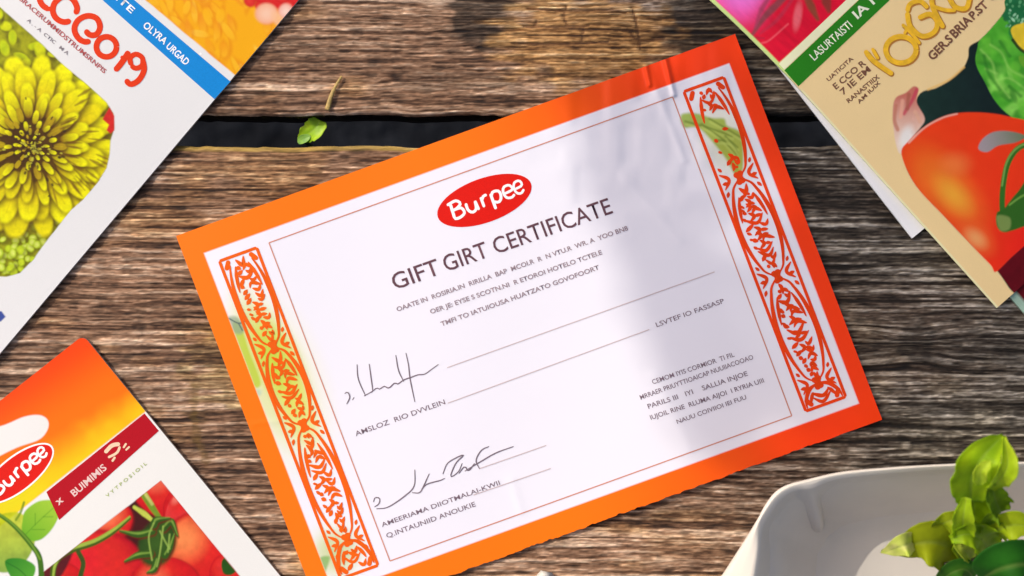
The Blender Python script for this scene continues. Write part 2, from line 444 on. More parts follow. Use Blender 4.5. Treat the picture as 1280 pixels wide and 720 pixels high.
def plank(y0, y1, top, seed_shift=0):
    x = axis(-420, 1700, -25, 1305, 2.2, 14)
    if top: y = axis(y0, y1, max(y0, -12), y1, 1.05, 8)
    else: y = axis(y0, y1, y0, min(732, y1), 1.05, 8)
    y = y[(y >= y0) & (y <= y1)]
    if y[-1] < y1: y = np.append(y, y1)
    X, Y = np.meshgrid(x, y, indexing='ij')
    h, c = wood_colors(X + seed_shift, Y, top)
    d = np.minimum(Y - y0, y1 - Y)
    r = 9.0
    drop = r * (1 - np.sqrt(np.clip(1 - ((r - np.clip(d, 0, r)) / r) ** 2, 0, 1))) * S
    wav = 2.2 * (vn(X / 60, 0 * X, 4) - .5) * 2 + .8 * (vn(X / 12, 0 * X + 3, 5) - .5) * 2
    near = np.clip(1 - d / 20, 0, 1)
    Ys = Y + wav * near
    z = -.0009 * (1 - np.clip(h, 0, 1)) - drop - .0002
    if not top and y0 == 182:  # sunlit rim along the gap, painted on as an amber strip
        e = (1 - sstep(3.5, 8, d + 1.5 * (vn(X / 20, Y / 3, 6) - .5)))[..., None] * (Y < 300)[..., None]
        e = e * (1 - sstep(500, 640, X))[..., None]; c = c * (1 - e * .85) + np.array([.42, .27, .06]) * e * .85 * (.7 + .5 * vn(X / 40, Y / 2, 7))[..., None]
    V = np.stack([(X - 640) * S, (360 - Ys) * S, z], -1).reshape(-1, 3)
    na, nb = X.shape; i = np.arange(na * nb).reshape(na, nb)
    q = np.stack([i[:-1, :-1], i[:-1, 1:], i[1:, 1:], i[1:, :-1]], -1).reshape(-1, 4)[:, ::-1]
    ring = np.concatenate([i[0, :-1], i[:-1, -1], i[-1, :0:-1], i[:0:-1, 0]]); nr = len(ring); n0 = len(V)
    Vb = V[ring].copy(); Vb[:, 2] = -.026
    bo = n0 + np.arange(nr)
    sk = np.stack([ring, bo, np.roll(bo, -1), np.roll(ring, -1)], -1)
    ff = np.concatenate([q.ravel(), sk.ravel(), bo[::-1]]); lt = np.r_[np.full(len(q) + nr, 4), nr]
    C = np.concatenate([c.reshape(-1, 3), np.tile([.05, .03, .02], (nr, 1))])
    return raw_mesh('plank', np.concatenate([V, Vb]), ff, lt, M['wood'], table, C)
plank(-390, 143, True)
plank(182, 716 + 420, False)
# cross battens under the boards, beyond the frame
bw = mat('batten_wood', (.14, .10, .07), rough=.8, speck=(200, .3, (1, .1, 1)))
for bx in (-.30, .30):
    b = MB(); x0, x1, y0, y1, z0, z1 = bx - .03, bx + .03, -.232, .224, -.075, -.0265
    b.add([(x0, y0, z0), (x1, y0, z0), (x1, y1, z0), (x0, y1, z0), (x0, y0, z1), (x1, y0, z1), (x1, y1, z1), (x0, y1, z1)],
          [(0, 3, 2, 1), (4, 5, 6, 7), (0, 1, 5, 4), (1, 2, 6, 5), (2, 3, 7, 6), (3, 0, 4, 7)])
    b.build('batten', bw, table, False)

# ------------------------------------------------------------------ certificate
LEAFP = np.array([(95, 250), (150, 245), (210, 262), (255, 265), (268, 292), (310, 310), (326, 350), (325, 455), (300, 480), (268, 425), (225, 368), (160, 300), (105, 298)]) / 3 + np.array([820., 60.])
CO = np.array([220., 295.]); CU = np.array([.9405, -.3399]); CV = np.array([.3566, .9343])
def cuv(u, v): return CO + np.multiply.outer(u, CU) + np.multiply.outer(v, CV)
def inv(px, py):
    dx, dy = px - CO[0], py - CO[1]
    return dx * CV[1] - dy * CV[0], CU[0] * dy - CU[1] * dx
CRE = [(800, 60, 855, 200, .00030, 5), (828, 60, 842, 118, .0011, 3.4), (806, 78, 812, 106, .0009, 3), (770, 210, 850, 300, .00016, 7), (820, 470, 862, 560, .00022, 9),
       (905, 240, 925, 300, .00012, 6), (868, 170, 905, 215, .00018, 5), (700, 95, 712, 150, .00012, 8), (640, 600, 652, 640, .00015, 6), (318, 530, 348, 526, .0001, 4)]
def zc(px, py):
    u, v = inv(px, py)
    z = .0019 + .0005 * np.sin(u / 118 + .7) * np.cos(v / 150 - .4) + .00025 * np.sin(u / 52 + v / 95) 
    z = z + .0016 * np.exp(-((743 - u) ** 2 + (v) ** 2) / 9000.) + .0007 * np.exp(-((u) ** 2 + (v - 516) ** 2) / 9000.)
    for ax, ay, bx, by, am, w_ in CRE:
        ex, ey = bx - ax, by - ay; t = np.clip(((px - ax) * ex + (py - ay) * ey) / (ex * ex + ey * ey), 0, 1)
        d = np.hypot(px - ax - t * ex, py - ay - t * ey)
        z = z + am * np.exp(-(d / w_) ** 2)
    cr = sstep(640, 760, px) * (1 - sstep(860, 960, px)) * (1 - sstep(200, 330, py))
    z = z + .00034 * cr * (vn(px / 19, py / 26, 2) - .5) * 2
    return z
def paint_cert(A):
    u, v = A.a * 0, A.b
    u, v = inv(A.X, A.Y)
    # sun and shade painted into the border, amber at left to vermilion at right
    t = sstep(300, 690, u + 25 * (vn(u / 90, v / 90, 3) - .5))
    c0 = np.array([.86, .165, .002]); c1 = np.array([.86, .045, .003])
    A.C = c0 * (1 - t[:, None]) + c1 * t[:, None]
    w = np.minimum(np.minimum(u - 25, 723 - u), np.minimum(v - 32, 487 - v))
    a = sstep(-.6, .6, w)
    A.mix(np.arange(len(u)), np.array([.76, .735, .80]), a)
    ow = a > .5
    clip = a * (v > 30)
    # watercolour leaf behind the left ornament, faint wash round it
    A.blob(346, 475, 50, 105, -.35, (216, 222, 70), (248, 246, 205), soft=.5, alpha=.75, clip=clip)
    A.blob(330, 440, 26, 80, -.38, (205, 218, 60), (240, 240, 190), soft=.4, alpha=.75, clip=clip)
    A.blob(350, 455, 24, 62, -.36, (206, 220, 50), (222, 228, 90), soft=.45, alpha=.8, clip=clip)
    A.blob(376, 520, 18, 40, -.36, (236, 232, 90), soft=.6, alpha=.6, clip=clip)
    A.poly([(291, 408), (300, 404), (312, 440), (326, 478), (316, 482), (304, 448)], (196, 214, 58), 2, clip=clip, alpha=.9)
    A.poly([(283, 398), (296, 396), (306, 410), (300, 418), (287, 412)], (150, 172, 140), 3, clip=clip, alpha=.8)
    A.line([(286, 398), (298, 404), (305, 402)], 1.6, (95, 110, 105), clip=clip)
    A.line([(298, 404), (303, 413)], 1.6, (95, 110, 105), clip=clip)
    A.blob(319, 492, 8, 5, -.4, (190, 215, 195), soft=.5, alpha=.8, clip=clip)
    A.blob(420, 690, 34, 34, 0, (190, 205, 80), (235, 235, 200), soft=.5, alpha=.7, clip=clip)
    A.poly([(398, 700), (412, 696), (408, 712), (402, 730)], (130, 180, 90), 2, clip=clip, alpha=.8)
    A.blob(905, 175, 34, 60, -.35, (228, 232, 170), (240, 240, 230), soft=.5, alpha=.55, clip=clip)
    A.poly(LEAFP, (170, 196, 78), 2.5, True, alpha=.95, rgb2=(178, 186, 50), d0=(860, 145), d1=(920, 215), clip=clip)
    lm_ = A.full(LEAFP, 2.5)
    for a_ in [[(110, 275), (200, 300), (285, 330)], [(170, 285), (240, 335), (300, 400)], [(200, 265), (260, 300), (318, 335)], [(230, 345), (275, 350), (305, 372)], [(260, 330), (300, 380), (310, 440)]]:
        A.line(np.array(a_) / 3 + [820, 60], 2.6, (120, 142, 50), 1.6, .7, lm_)
        A.line(np.array(a_) / 3 + [821, 64], 2.6, (206, 220, 110), 1.6, .6, lm_)
PARTNAME['gift_certificate'] = 'sheet'
def jag(aa, bb):
    # lower edge is nibbled, like paper pulled off a pad
    near = sstep(506, 516, bb)
    n = 2.6 * (vn(aa / 9, 0 * aa, 8) - .5) + 1.8 * (vn(aa / 3.5, 0 * aa, 9) - .5)
    n = n * sstep(90, 220, aa) * (1 - sstep(640, 720, aa)) - 2.5 * np.exp(-((aa - 395) / 4) ** 2) - 2 * np.exp(-((aa - 300) / 3) ** 2)
    k = n * near * .6
    return k * CV[0], k * CV[1]
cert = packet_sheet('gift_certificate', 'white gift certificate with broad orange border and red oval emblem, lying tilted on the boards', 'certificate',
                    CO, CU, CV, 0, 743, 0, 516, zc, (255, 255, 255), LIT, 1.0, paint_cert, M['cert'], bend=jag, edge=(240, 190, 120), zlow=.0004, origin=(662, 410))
cs = Sheet(zc)
i_frame = ink('fine_red_ink', (222, 152, 130)); i_orn = mat('orange_red_ink', attr=True, rough=.5, spec=.12)
i_title = ink('plum_ink', (108, 74, 84)); i_small = ink('grey_plum_ink', (166, 146, 154)); i_line = ink('pale_rule_ink', (218, 198, 200))
i_text2 = ink('dark_grey_ink', (136, 116, 128)); i_sign = ink('signature_ink', (128, 112, 122))
m_red = ink('emblem_red', (232, 28, 16)); m_white = mat('white_ink', (.84, .83, .82), rough=.45)
mb = MB()
fr = [cuv(105.5, 47.5), cuv(642, 47.5), cuv(639, 473), cuv(105, 473)]
for a_, b_ in zip(fr, fr[1:] + fr[:1]): cs.ribbon(mb, [a_, b_], 1.5, 8e-5, caps=False, smooth=False)
mb.build('inner_frame', i_frame, cert)
def orn(u0, u1, v0, v1, nodes, seed):
    r = random.Random(seed); mb = MB()
    def q(u, v): return cuv(u, v)
    def col(v, u):
        t = float(sstep(300, 600, u)); base = np.array([.76, .105, .004]) * (1 - t) + np.array([.74, .05, .004]) * t
        return base * (0.92 + .16 * r.random())
    def rib(pts, w, sm=True, tp=None):
        if tp is None: tp = sm and w < 3.7
        pu = np.array(pts, float); pp = np.array([q(a, b) for a, b in pu])
        mc = pp.mean(0)
        if tp and u0 > 300 and (np.hypot(*(mc - [886, 160])) < 22 or np.hypot(*(mc - [905, 182])) < 20) and r.random() < .8: return
        cs.ribbon(mb, pp, w * (1.3 if not tp else 1.8), 8e-5, step=1.6, c=col(pu[0][1], pu[0][0]), smooth=sm, taper=[.35, 1, .9, .3] if tp else None)
    for (a, b) in [((u0, v0), (u1, v0)), ((u1, v0), (u1, v1)), ((u1, v1), (u0, v1)), ((u0, v1), (u0, v0))]: rib([a, b], 3.0, False)
    um = (u0 + u1) / 2; hw = (u1 - u0) / 2 - 2.5
    ns = [v0 - 10] + nodes + [v1 + 25]
    for k in range(len(ns) - 1):
        a, b = ns[k], ns[k + 1]; L = b - a
        for s in (-1, 1):
            pts = []
            for t in np.linspace(0, 1, 15):
                vv = a + L * t
                if vv < v0 + .5 or vv > v1 - .5: continue
                bul = math.sin(math.pi * t) ** .5
                pts.append((um + s * hw * bul * .97, vv))
            if len(pts) > 2: rib(pts, 3.0)
            # doubled line inside
            pts = [(um + s * (hw - 7) * math.sin(math.pi * t) ** .9, a + L * t) for t in np.linspace(.17, .42, 5) if v0 + 3 < a + L * t < v1 - 3]
            if len(pts) > 2: rib(pts, 2.6)
        # node blob
        if v0 < b < v1:
            rib([(um - 5, b - 7), (um + 1, b), (um - 4, b + 8)], 6.0); rib([(um + 5, b - 8), (um, b), (um + 5, b + 7)], 6.0)
            for s in (-1, 1):      # little leaves in the side triangles
                rib([(um + s * (hw - 1), b - 12), (um + s * (hw * .55), b - 2), (um + s * (hw - 2), b + 9)], 2.6)
                rib([(um + s * (hw * .62), b + 2), (um + s * (hw - 1), b + 1)], 2.8)
                rib([(um + s * (hw * .75), b - 14), (um + s * (hw * .9), b - 20)], 2.4)
                rib([(um + s * (hw * .78), b + 12), (um + s * (hw * .95), b + 19)], 2.4)
        # chevrons and twigs filling the lens
        vv = a + 14; row = 0
        while vv < b - 12:
            wd = (hw - 6) * math.sin(math.pi * (vv - a) / L) ** .9
            if v0 + 6 < vv < v1 - 8 and wd > 4:
                kind = r.randint(0, 3)
                j = lambda m=1.6: r.uniform(-m, m)
                if kind == 0:
                    rib([(um - wd * .8 + j(), vv - 4 + j()), (um + j(), vv + 4 + j()), (um + wd * .75 + j(), vv - 5 + j())], r.uniform(2.2, 3.2))
                elif kind == 1:
                    rib([(um - wd * .85 + j(), vv + 3 + j()), (um - wd * .2 + j(), vv - 3 + j())], 3.0)
                    rib([(um + wd * .15 + j(), vv - 2 + j()), (um + wd * .5 + j(), vv + 3 + j()), (um + wd * .85, vv - 3 + j())], 2.6)
                elif kind == 2:
                    rib([(um - wd * .3 + j(), vv - 5), (um + j(), vv + 1), (um - wd * .4 + j(), vv + 6)], 2.8)
                    rib([(um + j(), vv + 1), (um + wd * .6 + j(), vv + 3 + j())], 2.6)
                    if wd > 12: rib([(um - wd * .9, vv + j()), (um - wd * .6, vv + 5 + j())], 2.4)
                else:
                    rib([(um + wd * .85 + j(), vv + 4), (um + wd * .3 + j(), vv - 2), (um - wd * .1 + j(), vv + 4)], 2.7)
                    rib([(um - wd * .8 + j(), vv - 3), (um - wd * .45 + j(), vv + 2)], 3.2)
            vv += r.uniform(5.4, 7.0); row += 1
    # corners
    for (cu, cv, su, sv) in [(u0, v0, 1, 1), (u1, v0, -1, 1), (u0, v1, 1, -1), (u1, v1, -1, -1)]:
        rib([(cu + su * 4, cv + sv * 14), (cu + su * 11, cv + sv * 3)], 4.5)
    return mb
orn(39.5, 89, 48, 473, [172, 277, 430], 3).build('ornament', i_orn, cert)
orn(657.5, 710.5, 46, 473.5, [171, 303, 445], 5).build('ornament', i_orn, cert)
def fan_poly(sheet, mb, pts, lift, cfun, n=10):
    pts = catmull(pts, True, 4)[:-1]; c = pts.mean(0); m = len(pts)
    V = [c]; 
    for r in range(1, n + 1): V += list(c + (pts - c) * r / n)
    V = np.array(V); F = [(0, 1 + k, 1 + (k + 1) % m) for k in range(m)]
    for r in range(1, n):
        a0, b0 = 1 + (r - 1) * m, 1 + r * m
        F += [(a0 + k, b0 + k, b0 + (k + 1) % m, a0 + (k + 1) % m) for k in range(m)]
    mb.add(sheet.pts(V[:, 0], V[:, 1], lift), F, cfun(V))
# lettering
def ctext(s, u0, u1, v0, v1, cap, m, name, bold=.0, mb=None):
    own = mb is None
    if own: mb = MB()
    cs.text(mb, s, cuv(u0, v0), cuv(u1, v1), cap, 1e-4, bold, vdir=-CV)
    if own: mb.build(name, m, cert)
mb = MB()
ctext('GIFT', 232, 293, 156.5, 157, 20, None, '', .004, mb)
ctext('GIRT', 300, 357, 157, 157.3, 20, None, '', .004, mb)
ctext('CERTIFICATE', 366, 521, 157.5, 158.5, 20, None, '', .004, mb)
mb.build('title_lettering', i_title, cert)
mb = MB()
for s, u0, u1, v0, v1 in [('OAATE IN  ROSIRIA.IN  RIRILI.A  BAP  MCOI.R  R  N VTU.R  WR. A  YOO BN8', 225, 531, 183, 185),
                          ('OER JE: EYSE S SCOTN.NI  R ETOROI HOTELO TCTEI.E', 263, 490, 200, 202.5),
                          ('TMFI TO IATUIOUSA HUATZATO GOVOFOORT', 270, 480, 219, 219)]:
    ctext(s, u0, u1, v0, v1, 5.6, None, '', .016, mb)
mb.build('body_lettering', i_small, cert)
for nm, rows in [('small_lettering', [('AMSLOZ  RIO DVVLEIN', 121, 240, 312, 312, 6.8)]), ('small_lettering', [('LSVTEF IO FASSASP', 521, 611, 311.5, 311.5, 6.4)]),
                 ('small_lettering', [('AMEERIAMA DIIOTMALAI-KWII', 111, 268, 430, 430, 6.2), ('Q.INTAUNIID ANOUKIE', 112, 230, 445, 445, 6.6)]),
                 ('terms_lettering', [('CEMOM IYIS CORMIOR  TI FIL', 491, 599, 377, 379, 6.4), ('MRRAER PRIUYTTIOAICAP NUUIIACOOAO', 470, 620, 390, 390, 6.4),
                  ('PARILS III   IYI    SALLIA INJOE', 475, 606, 404, 407, 6.6), ('IUJOIL RINE  RLUMA AIJOI  I RYRIA UIII', 473, 622, 418, 422, 6.4),
                  ('NAUU COIVIIOI IEI FUU', 502, 594, 434, 434, 6.0)])]:
    mb = MB()
    for s_, u0, u1, v0, v1, cp in rows: ctext(s_, u0, u1, v0, v1, cp * .9, None, '', .006, mb)
    mb.build(nm, i_text2, cert)
mb = MB()
for u0, v0, u1, v1 in [(258, 270, 613, 271), (243, 312, 511, 311), (250, 402.5, 339, 403.5), (232, 431, 334, 432.5)]:
    cs.ribbon(mb, [cuv(u0, v0), cuv(u1, v1)], 1.2, 8e-5, caps=False, smooth=False)
mb.build('ruled_line', i_line, cert)
mb = MB()
for st in [[(85, 200), (95, 194), (103, 212), (92, 236)], [(112, 222), (118, 212)], [(128, 98), (133, 150), (158, 208)], [(170, 96), (176, 140), (182, 188), (176, 196)],
           [(152, 208), (180, 192), (196, 180), (206, 184), (222, 174), (238, 180), (258, 163), (270, 166), (290, 152), (318, 142), (340, 134), (362, 132), (385, 116), (410, 98)],
           [(262, 66), (272, 120), (290, 158)], [(297, 58), (306, 100), (312, 150), (328, 228)]]:
    cs.ribbon(mb, np.array(st) / 2.768 + [400, 420], 1.5, 1e-4, taper=[.7, 1, 1, .7])
mb.build('signature', i_sign, cert)
mb = MB()
for st in [[(185, 575), (190, 560), (206, 562), (204, 580), (188, 592)], [(195, 598), (235, 592), (290, 556), (325, 520), (328, 462)], [(318, 542), (344, 542), (358, 520), (378, 476)],
           [(352, 530), (372, 512), (415, 500), (432, 492)], [(425, 478), (440, 442), (470, 422), (497, 412), (470, 440), (452, 486), (478, 470), (492, 440)], [(480, 476), (500, 452), (514, 466), (535, 440)],
           [(585, 382), (558, 396), (540, 430), (552, 460)], [(500, 468), (560, 432), (610, 404), (670, 382)]]:
    cs.ribbon(mb, np.array(st) / 2.768 + [400, 420], 1.5, 1e-4, taper=[.7, 1, 1, .7])
mb.build('signature', i_sign, cert)
ANG = math.atan2(CU[1], CU[0])
def emblem(sheet, root, cx, cy, rx, ry, ang, txt, cap, pts, rim=0):
    if rim:
        mb = MB(); sheet.disc(mb, cx, cy, rx + rim, ry + rim, ang, 6e-5); sheet_obj = mb.build('emblem_rim', m_white, root)
    mb = MB(); sheet.disc(mb, cx, cy, rx, ry, ang, 9e-5); e = mb.build('emblem', m_red, root)
    mb = MB()
    cx0 = np.array([cx, cy]); U = np.array([math.cos(ang), math.sin(ang)]); V = np.array([-U[1], U[0]])
    for st, w in pts:
        st = np.array(st, float); p = cx0 + st[:, :1] * U + st[:, 1:] * V
        sheet.ribbon(mb, p, w, 1.3e-4)
    o = mb.build('emblem_lettering', m_white, root)
# "Burpee" drawn with a round brush; x along the oval, y down
BUR = [([(-42, -11), (-43, 11)], 4.6), ([(-47, -10), (-34, -12), (-29, -6), (-37, -1), (-42, -1)], 4.4), ([(-41, -1), (-30, 0), (-28, 8), (-36, 12), (-44, 11)], 4.4),
       ([(-22, -4), (-22, 6), (-17, 11), (-11, 8), (-9, -3)], 4.4), ([(-9, -3), (-8, 11)], 4.2),
       ([(0, -5), (0, 10)], 4.4), ([(0, 0), (4, -5), (9, -5)], 4.4),
       ([(14, -5), (14, 18)], 4.6), ([(14, -1), (18, -6), (26, -4), (26, 5), (21, 10), (14, 7)], 4.4),
       ([(32, 2), (44, 0), (42, -7), (34, -7), (31, 0), (33, 8), (40, 10), (45, 7)], 4.0),
       ([(48, 1), (58, -1), (57, -8), (50, -8), (46.5, -1), (48.5, 7), (54, 9), (59, 5)], 3.8)]
BUR1 = [([(x * .92 - 3, y * .9 - 1) for x, y in p], w * .82) for p, w in BUR]
emblem(cs, cert, 605.5, 250.5, 62, 27.5, ANG, '', 0, BUR1)

# ------------------------------------------------------------------ zinnia packet, upper left
def pillow(zedge, zmid, O, A, B, a0, a1, b0, b1, wob=.0003, sd_=3):
    O = np.array(O, float); A = np.array(A, float) / np.hypot(*A); B = np.array(B, float) / np.hypot(*B)
    det = A[0] * B[1] - A[1] * B[0]
    def f(px, py):
        dx, dy = px - O[0], py - O[1]
        a = (dx * B[1] - dy * B[0]) / det; b = (A[0] * dy - A[1] * dx) / det
        s = np.clip((a - a0) / (a1 - a0), 0, 1); t = np.clip((b - b0) / (b1 - b0), 0, 1)
        e = np.sin(math.pi * s) * np.sin(math.pi * t)
        return zedge + (zmid - zedge) * e + wob * (vn(px / 110, py / 110, sd_) - .5)
    return f
ZO, ZA, ZB = (373, 0), (-.645, .764), (-.752, -.659)
zz = pillow(.0016, .0042, ZO, ZA, ZB, -160, 640, 0, 470)
FC = (37, 182)
def paint_zinnia(A):
    r = random.Random(4)
    # yellow flower picture
    reg = [(-60, -45), (0, 9), (40, 44), (80, 82), (110, 107), (133, 128), (142, 142), (143, 160), (138, 176), (137, 192), (133, 210), (122, 228), (105, 248), (88, 263), (70, 286), (55, 305), (42, 324), (25, 341), (8, 346), (-40, 344), (-120, 300), (-120, 60)]
    clip = A.full(reg, .9, False)
    A.poly(reg, (150, 150, 20), .9, False)
    A.mottle(9, .55, 2, clip)
    # background florets upper left
    for _ in range(95):
        x = r.uniform(-30, 130); y = r.uniform(-10, 120)
        if y > x * .85 + 70: continue
        g_ = r.random()
        A.blob(x + 1, y + 2, r.uniform(7, 12), r.uniform(4, 7), r.uniform(0, 1.5), (85, 75, 15), soft=.4, alpha=.7, clip=clip)
        A.blob(x, y, r.uniform(6, 11), r.uniform(3.5, 6.5), r.uniform(-.2, 1.6), (225, 228, 20) if g_ > .4 else (180, 200, 20), (205, 215, 15), soft=.25, clip=clip)
    # florets bottom left
    for _ in range(150):
        x = r.uniform(-20, 75); y = r.uniform(255, 345)
        A.blob(x + 1.5, y + 1.5, 6, 5.5, 0, (95, 90, 20), soft=.5, alpha=.55, clip=clip)
        A.blob(x, y, r.uniform(3.5, 6), r.uniform(3, 5), r.uniform(0, 3), (225, 236, 110) if r.random() > .4 else (205, 222, 45), (190, 215, 30), soft=.35, clip=clip)
    # big bloom
    A.blob(FC[0] - 4, FC[1], 95, 92, 0, (60, 34, 14), (150, 110, 18), soft=.1, clip=clip)
    for R0, n, ln, wd, sh in [(106, 22, 44, 26, 0), (90, 21, 40, 21, 1), (72, 19, 30, 14, 2), (58, 17, 22, 10, 3), (45, 14, 16, 7, 4), (33, 13, 11, 5, 5), (22, 12, 8, 3.6, 6), (13, 9, 6, 2.8, 7), (5, 6, 4, 2.0, 8)]:
        order = list(range(n)); r.shuffle(order)
        for k in order:
            an = 2 * math.pi * (k + .5 * (sh % 2)) / n + r.uniform(-.07, .07); R = R0 + r.uniform(-5, 5) * (R0 / 100 + .3)
            x = FC[0] + math.cos(an) * (R - ln * .45); y = FC[1] + math.sin(an) * (R - ln * .45) * .97
            l = ln * r.uniform(.85, 1.1) * .62; w_ = wd * r.uniform(.8, 1.12) * .56
            if sh > 4: l *= .8
            A.blob(x + 1.5, y + 2, l * 1.05, w_ * 1.35, an, (60, 36, 14), (95, 62, 18), soft=.35, alpha=.8, clip=clip, grad='x')
            lite = r.random()
            tip = (252, 248, 12) if lite > .3 else (240, 226, 10)
            if sh > 3 and lite < .45: tip = (190, 160, 24)
            bs = [(232, 214, 10), (214, 178, 12), (160, 112, 18), (128, 84, 20), (150, 120, 22), (150, 130, 25), (140, 128, 30), (130, 125, 35), (140, 135, 60)][sh]
            if math.cos(an) < -.2 and sh > 1: bs = (175, 150, 14)
            A.blob(x, y, l, w_, an, bs, tip, soft=.14, clip=clip, grad='x', pw=2.3)
            if sh < 5:
                A.line([(x - math.cos(an) * l * .7, y - math.sin(an) * l * .7), (x + math.cos(an) * l * .5, y + math.sin(an) * l * .5)], .8, (200, 180, 10), .8, .5, clip)
    for _ in range(70):
        an = r.uniform(0, 6.28); R = abs(r.gauss(0, 22))
        A.blob(FC[0] + R * math.cos(an) + 6, FC[1] + R * math.sin(an) + 4, r.uniform(1, 3), r.uniform(.8, 1.8), an, (58, 40, 26) if r.random() < .6 else (196, 190, 60), soft=.4, alpha=.85, clip=clip)
    for _ in range(26):
        an = r.uniform(-.9, 1.1); R = r.uniform(42, 88)
        A.line([(FC[0] + R * math.cos(an), FC[1] + R * math.sin(an)), (FC[0] + (R + 20) * math.cos(an + .05), FC[1] + (R + 20) * math.sin(an + .05))], r.uniform(2, 5), (112, 72, 22), 1.4, .75, clip, taper=[.4, 1, .2])
    # red petal tip peeping out
    A.poly([(128, 149), (137, 134), (143, 145), (143, 163), (138, 167), (133, 163), (136, 156)], (214, 44, 40), 1, False)
    A.mottle(4, .14, 6, clip)
    # orange petals, top
    U = np.array([.749, .663])
    def band(p0, n0, n1, ext0=-260, ext1=200):
        return None
    reg2 = [(182, 0), (295, 95), (520, 285), (560, 0), (480, -190), (-60, -205)]
    clip2 = A.full(reg2, .9, False)
    A.poly(reg2, (252, 178, 20), .9, False)
    for _ in range(330):
        x = r.uniform(60, 385); y = r.uniform(-120, 105)
        c = r.choice([(255, 196, 40), (250, 160, 20), (255, 176, 26), (255, 206, 70), (246, 146, 30), (255, 188, 20)])
        an = r.gauss(1.15, .35)
        A.blob(x + 1.5, y + 1, r.uniform(9, 17), r.uniform(3.5, 6.5), an, (236, 132, 16), soft=.4, alpha=.5, clip=clip2)
        A.blob(x, y, r.uniform(8, 15), r.uniform(3, 6), an, c, (255, 190, 34), soft=.3, alpha=.85, clip=clip2, grad='x')
    A.blob(345, -2, 44, 14, .2, (226, 40, 40), (214, 30, 36), soft=.3, clip=clip2)
    for x, y, rr in [(312, 2, 8), (325, 8, 7), (360, 6, 8), (352, -4, 9)]: A.blob(x, y, rr, rr * .8, .6, (236, 60, 50), (210, 30, 34), soft=.3, clip=clip2)
    A.blob(333, 17, 14, 13, 0, (252, 205, 175), (248, 176, 140), soft=.2, clip=clip2)
    A.blob(357, 14, 9, 10, .4, (253, 214, 196), (246, 170, 150), soft=.25, clip=clip2)
    A.blob(348, 25, 12, 6, .9, (252, 196, 150), soft=.4, alpha=.8, clip=clip2)
    # little blue mark by the bottom edge
    A.poly([(-14, 388), (2, 389), (7, 396), (1, 402), (-14, 400)], (64, 84, 160), .9, False)
zin = packet_sheet('seed_packet', 'white seed packet printed with a yellow flower, a blue stripe and orange petals', 'seed packet', ZO, ZA, ZB, -160, 640, 0, 470, zz,
                   (240, 238, 237), LIT, 1.0, paint_zinnia, M['print'], edge=(205, 200, 196), group='seed packets round the certificate', origin=(100, 150))
zs = Sheet(zz)
mb = MB(); zs.quad(mb, [(128 - 150, 0 - 133), (268, 124), (288, 102), (167 - 150, 0 - 128)], 7e-5, 120, 16)
mb.build('stripe', ink('sky_blue_ink', (20, 142, 222)), zin)
mb = MB(); o3 = lambda L: [(a / 3, b / 3) for a, b in L]; o6 = lambda L: [(a / 6.547, b / 6.547) for a, b in L]
W_ = 8.0
for st in [o6([(318, -60), (325, 0), (350, 45), (395, 72), (415, 60)]),
           o6([(618, 118), (630, 60), (590, -10), (520, -30), (450, 20), (432, 90), (460, 150), (520, 180), (580, 170)]),
           o6([(695, 245), (735, 285), (790, 280), (818, 220), (790, 150), (715, 130), (640, 165), (608, 235), (635, 305), (685, 340), (742, 338)]),
           ]:
    zs.ribbon(mb, st, W_ * .92, 1e-4)
zs.ribbon(mb, [(133 + 12.6 * math.cos(t) * 1.0, 58.5 + 12.6 * math.sin(t)) for t in np.linspace(0, 2 * math.pi, 13)[:-1]], W_ * .9, 1e-4, closed=True)
for st, w_ in [(o3([(430, 266), (452, 240), (476, 205), (480, 190)]), 7.5), (o3([(478, 222), (496, 206)]), 6.5),
           (o3([(492, 246), (488, 218), (510, 203), (534, 218), (532, 246), (508, 256), (490, 244)]), 6.5), (o3([(534, 220), (540, 262), (520, 300), (490, 316), (470, 298)]), 7.2), (o3([(452, 212), (470, 222)]), 5)]:
    zs.ribbon(mb, st, w_, 1e-4)
mb.build('title_lettering', ink('orange_red_title', (238, 62, 22)), zin)
mb = MB(); zs.text(mb, 'SIBRACERUMMIDSTRUMSRNPIS', (17, -6), (130, 92), 5.6, bold=.015)
mb.build('body_lettering', ink('dull_red_text', (196, 96, 96)), zin)
mb = MB(); zs.text(mb, 'A . - A  CTIC   M A', (33, 26), (84, 69), 4.2, bold=.01)
mb.build('small_lettering', ink('grey_text', (150, 140, 145)), zin)
mb = MB(); zs.text(mb, 'INTE', (132, -12), (164, 17), 8, bold=.02); zs.text(mb, 'OLYRA', (178, 33), (205, 56), 8.5, bold=.02); zs.text(mb, 'URGAD', (207, 59), (232, 82), 8.5, bold=.02)
zs.text(mb, "'", (246, 70), (248, 72), 6, bold=.02)
mb.build('stripe_lettering', m_white, zin)

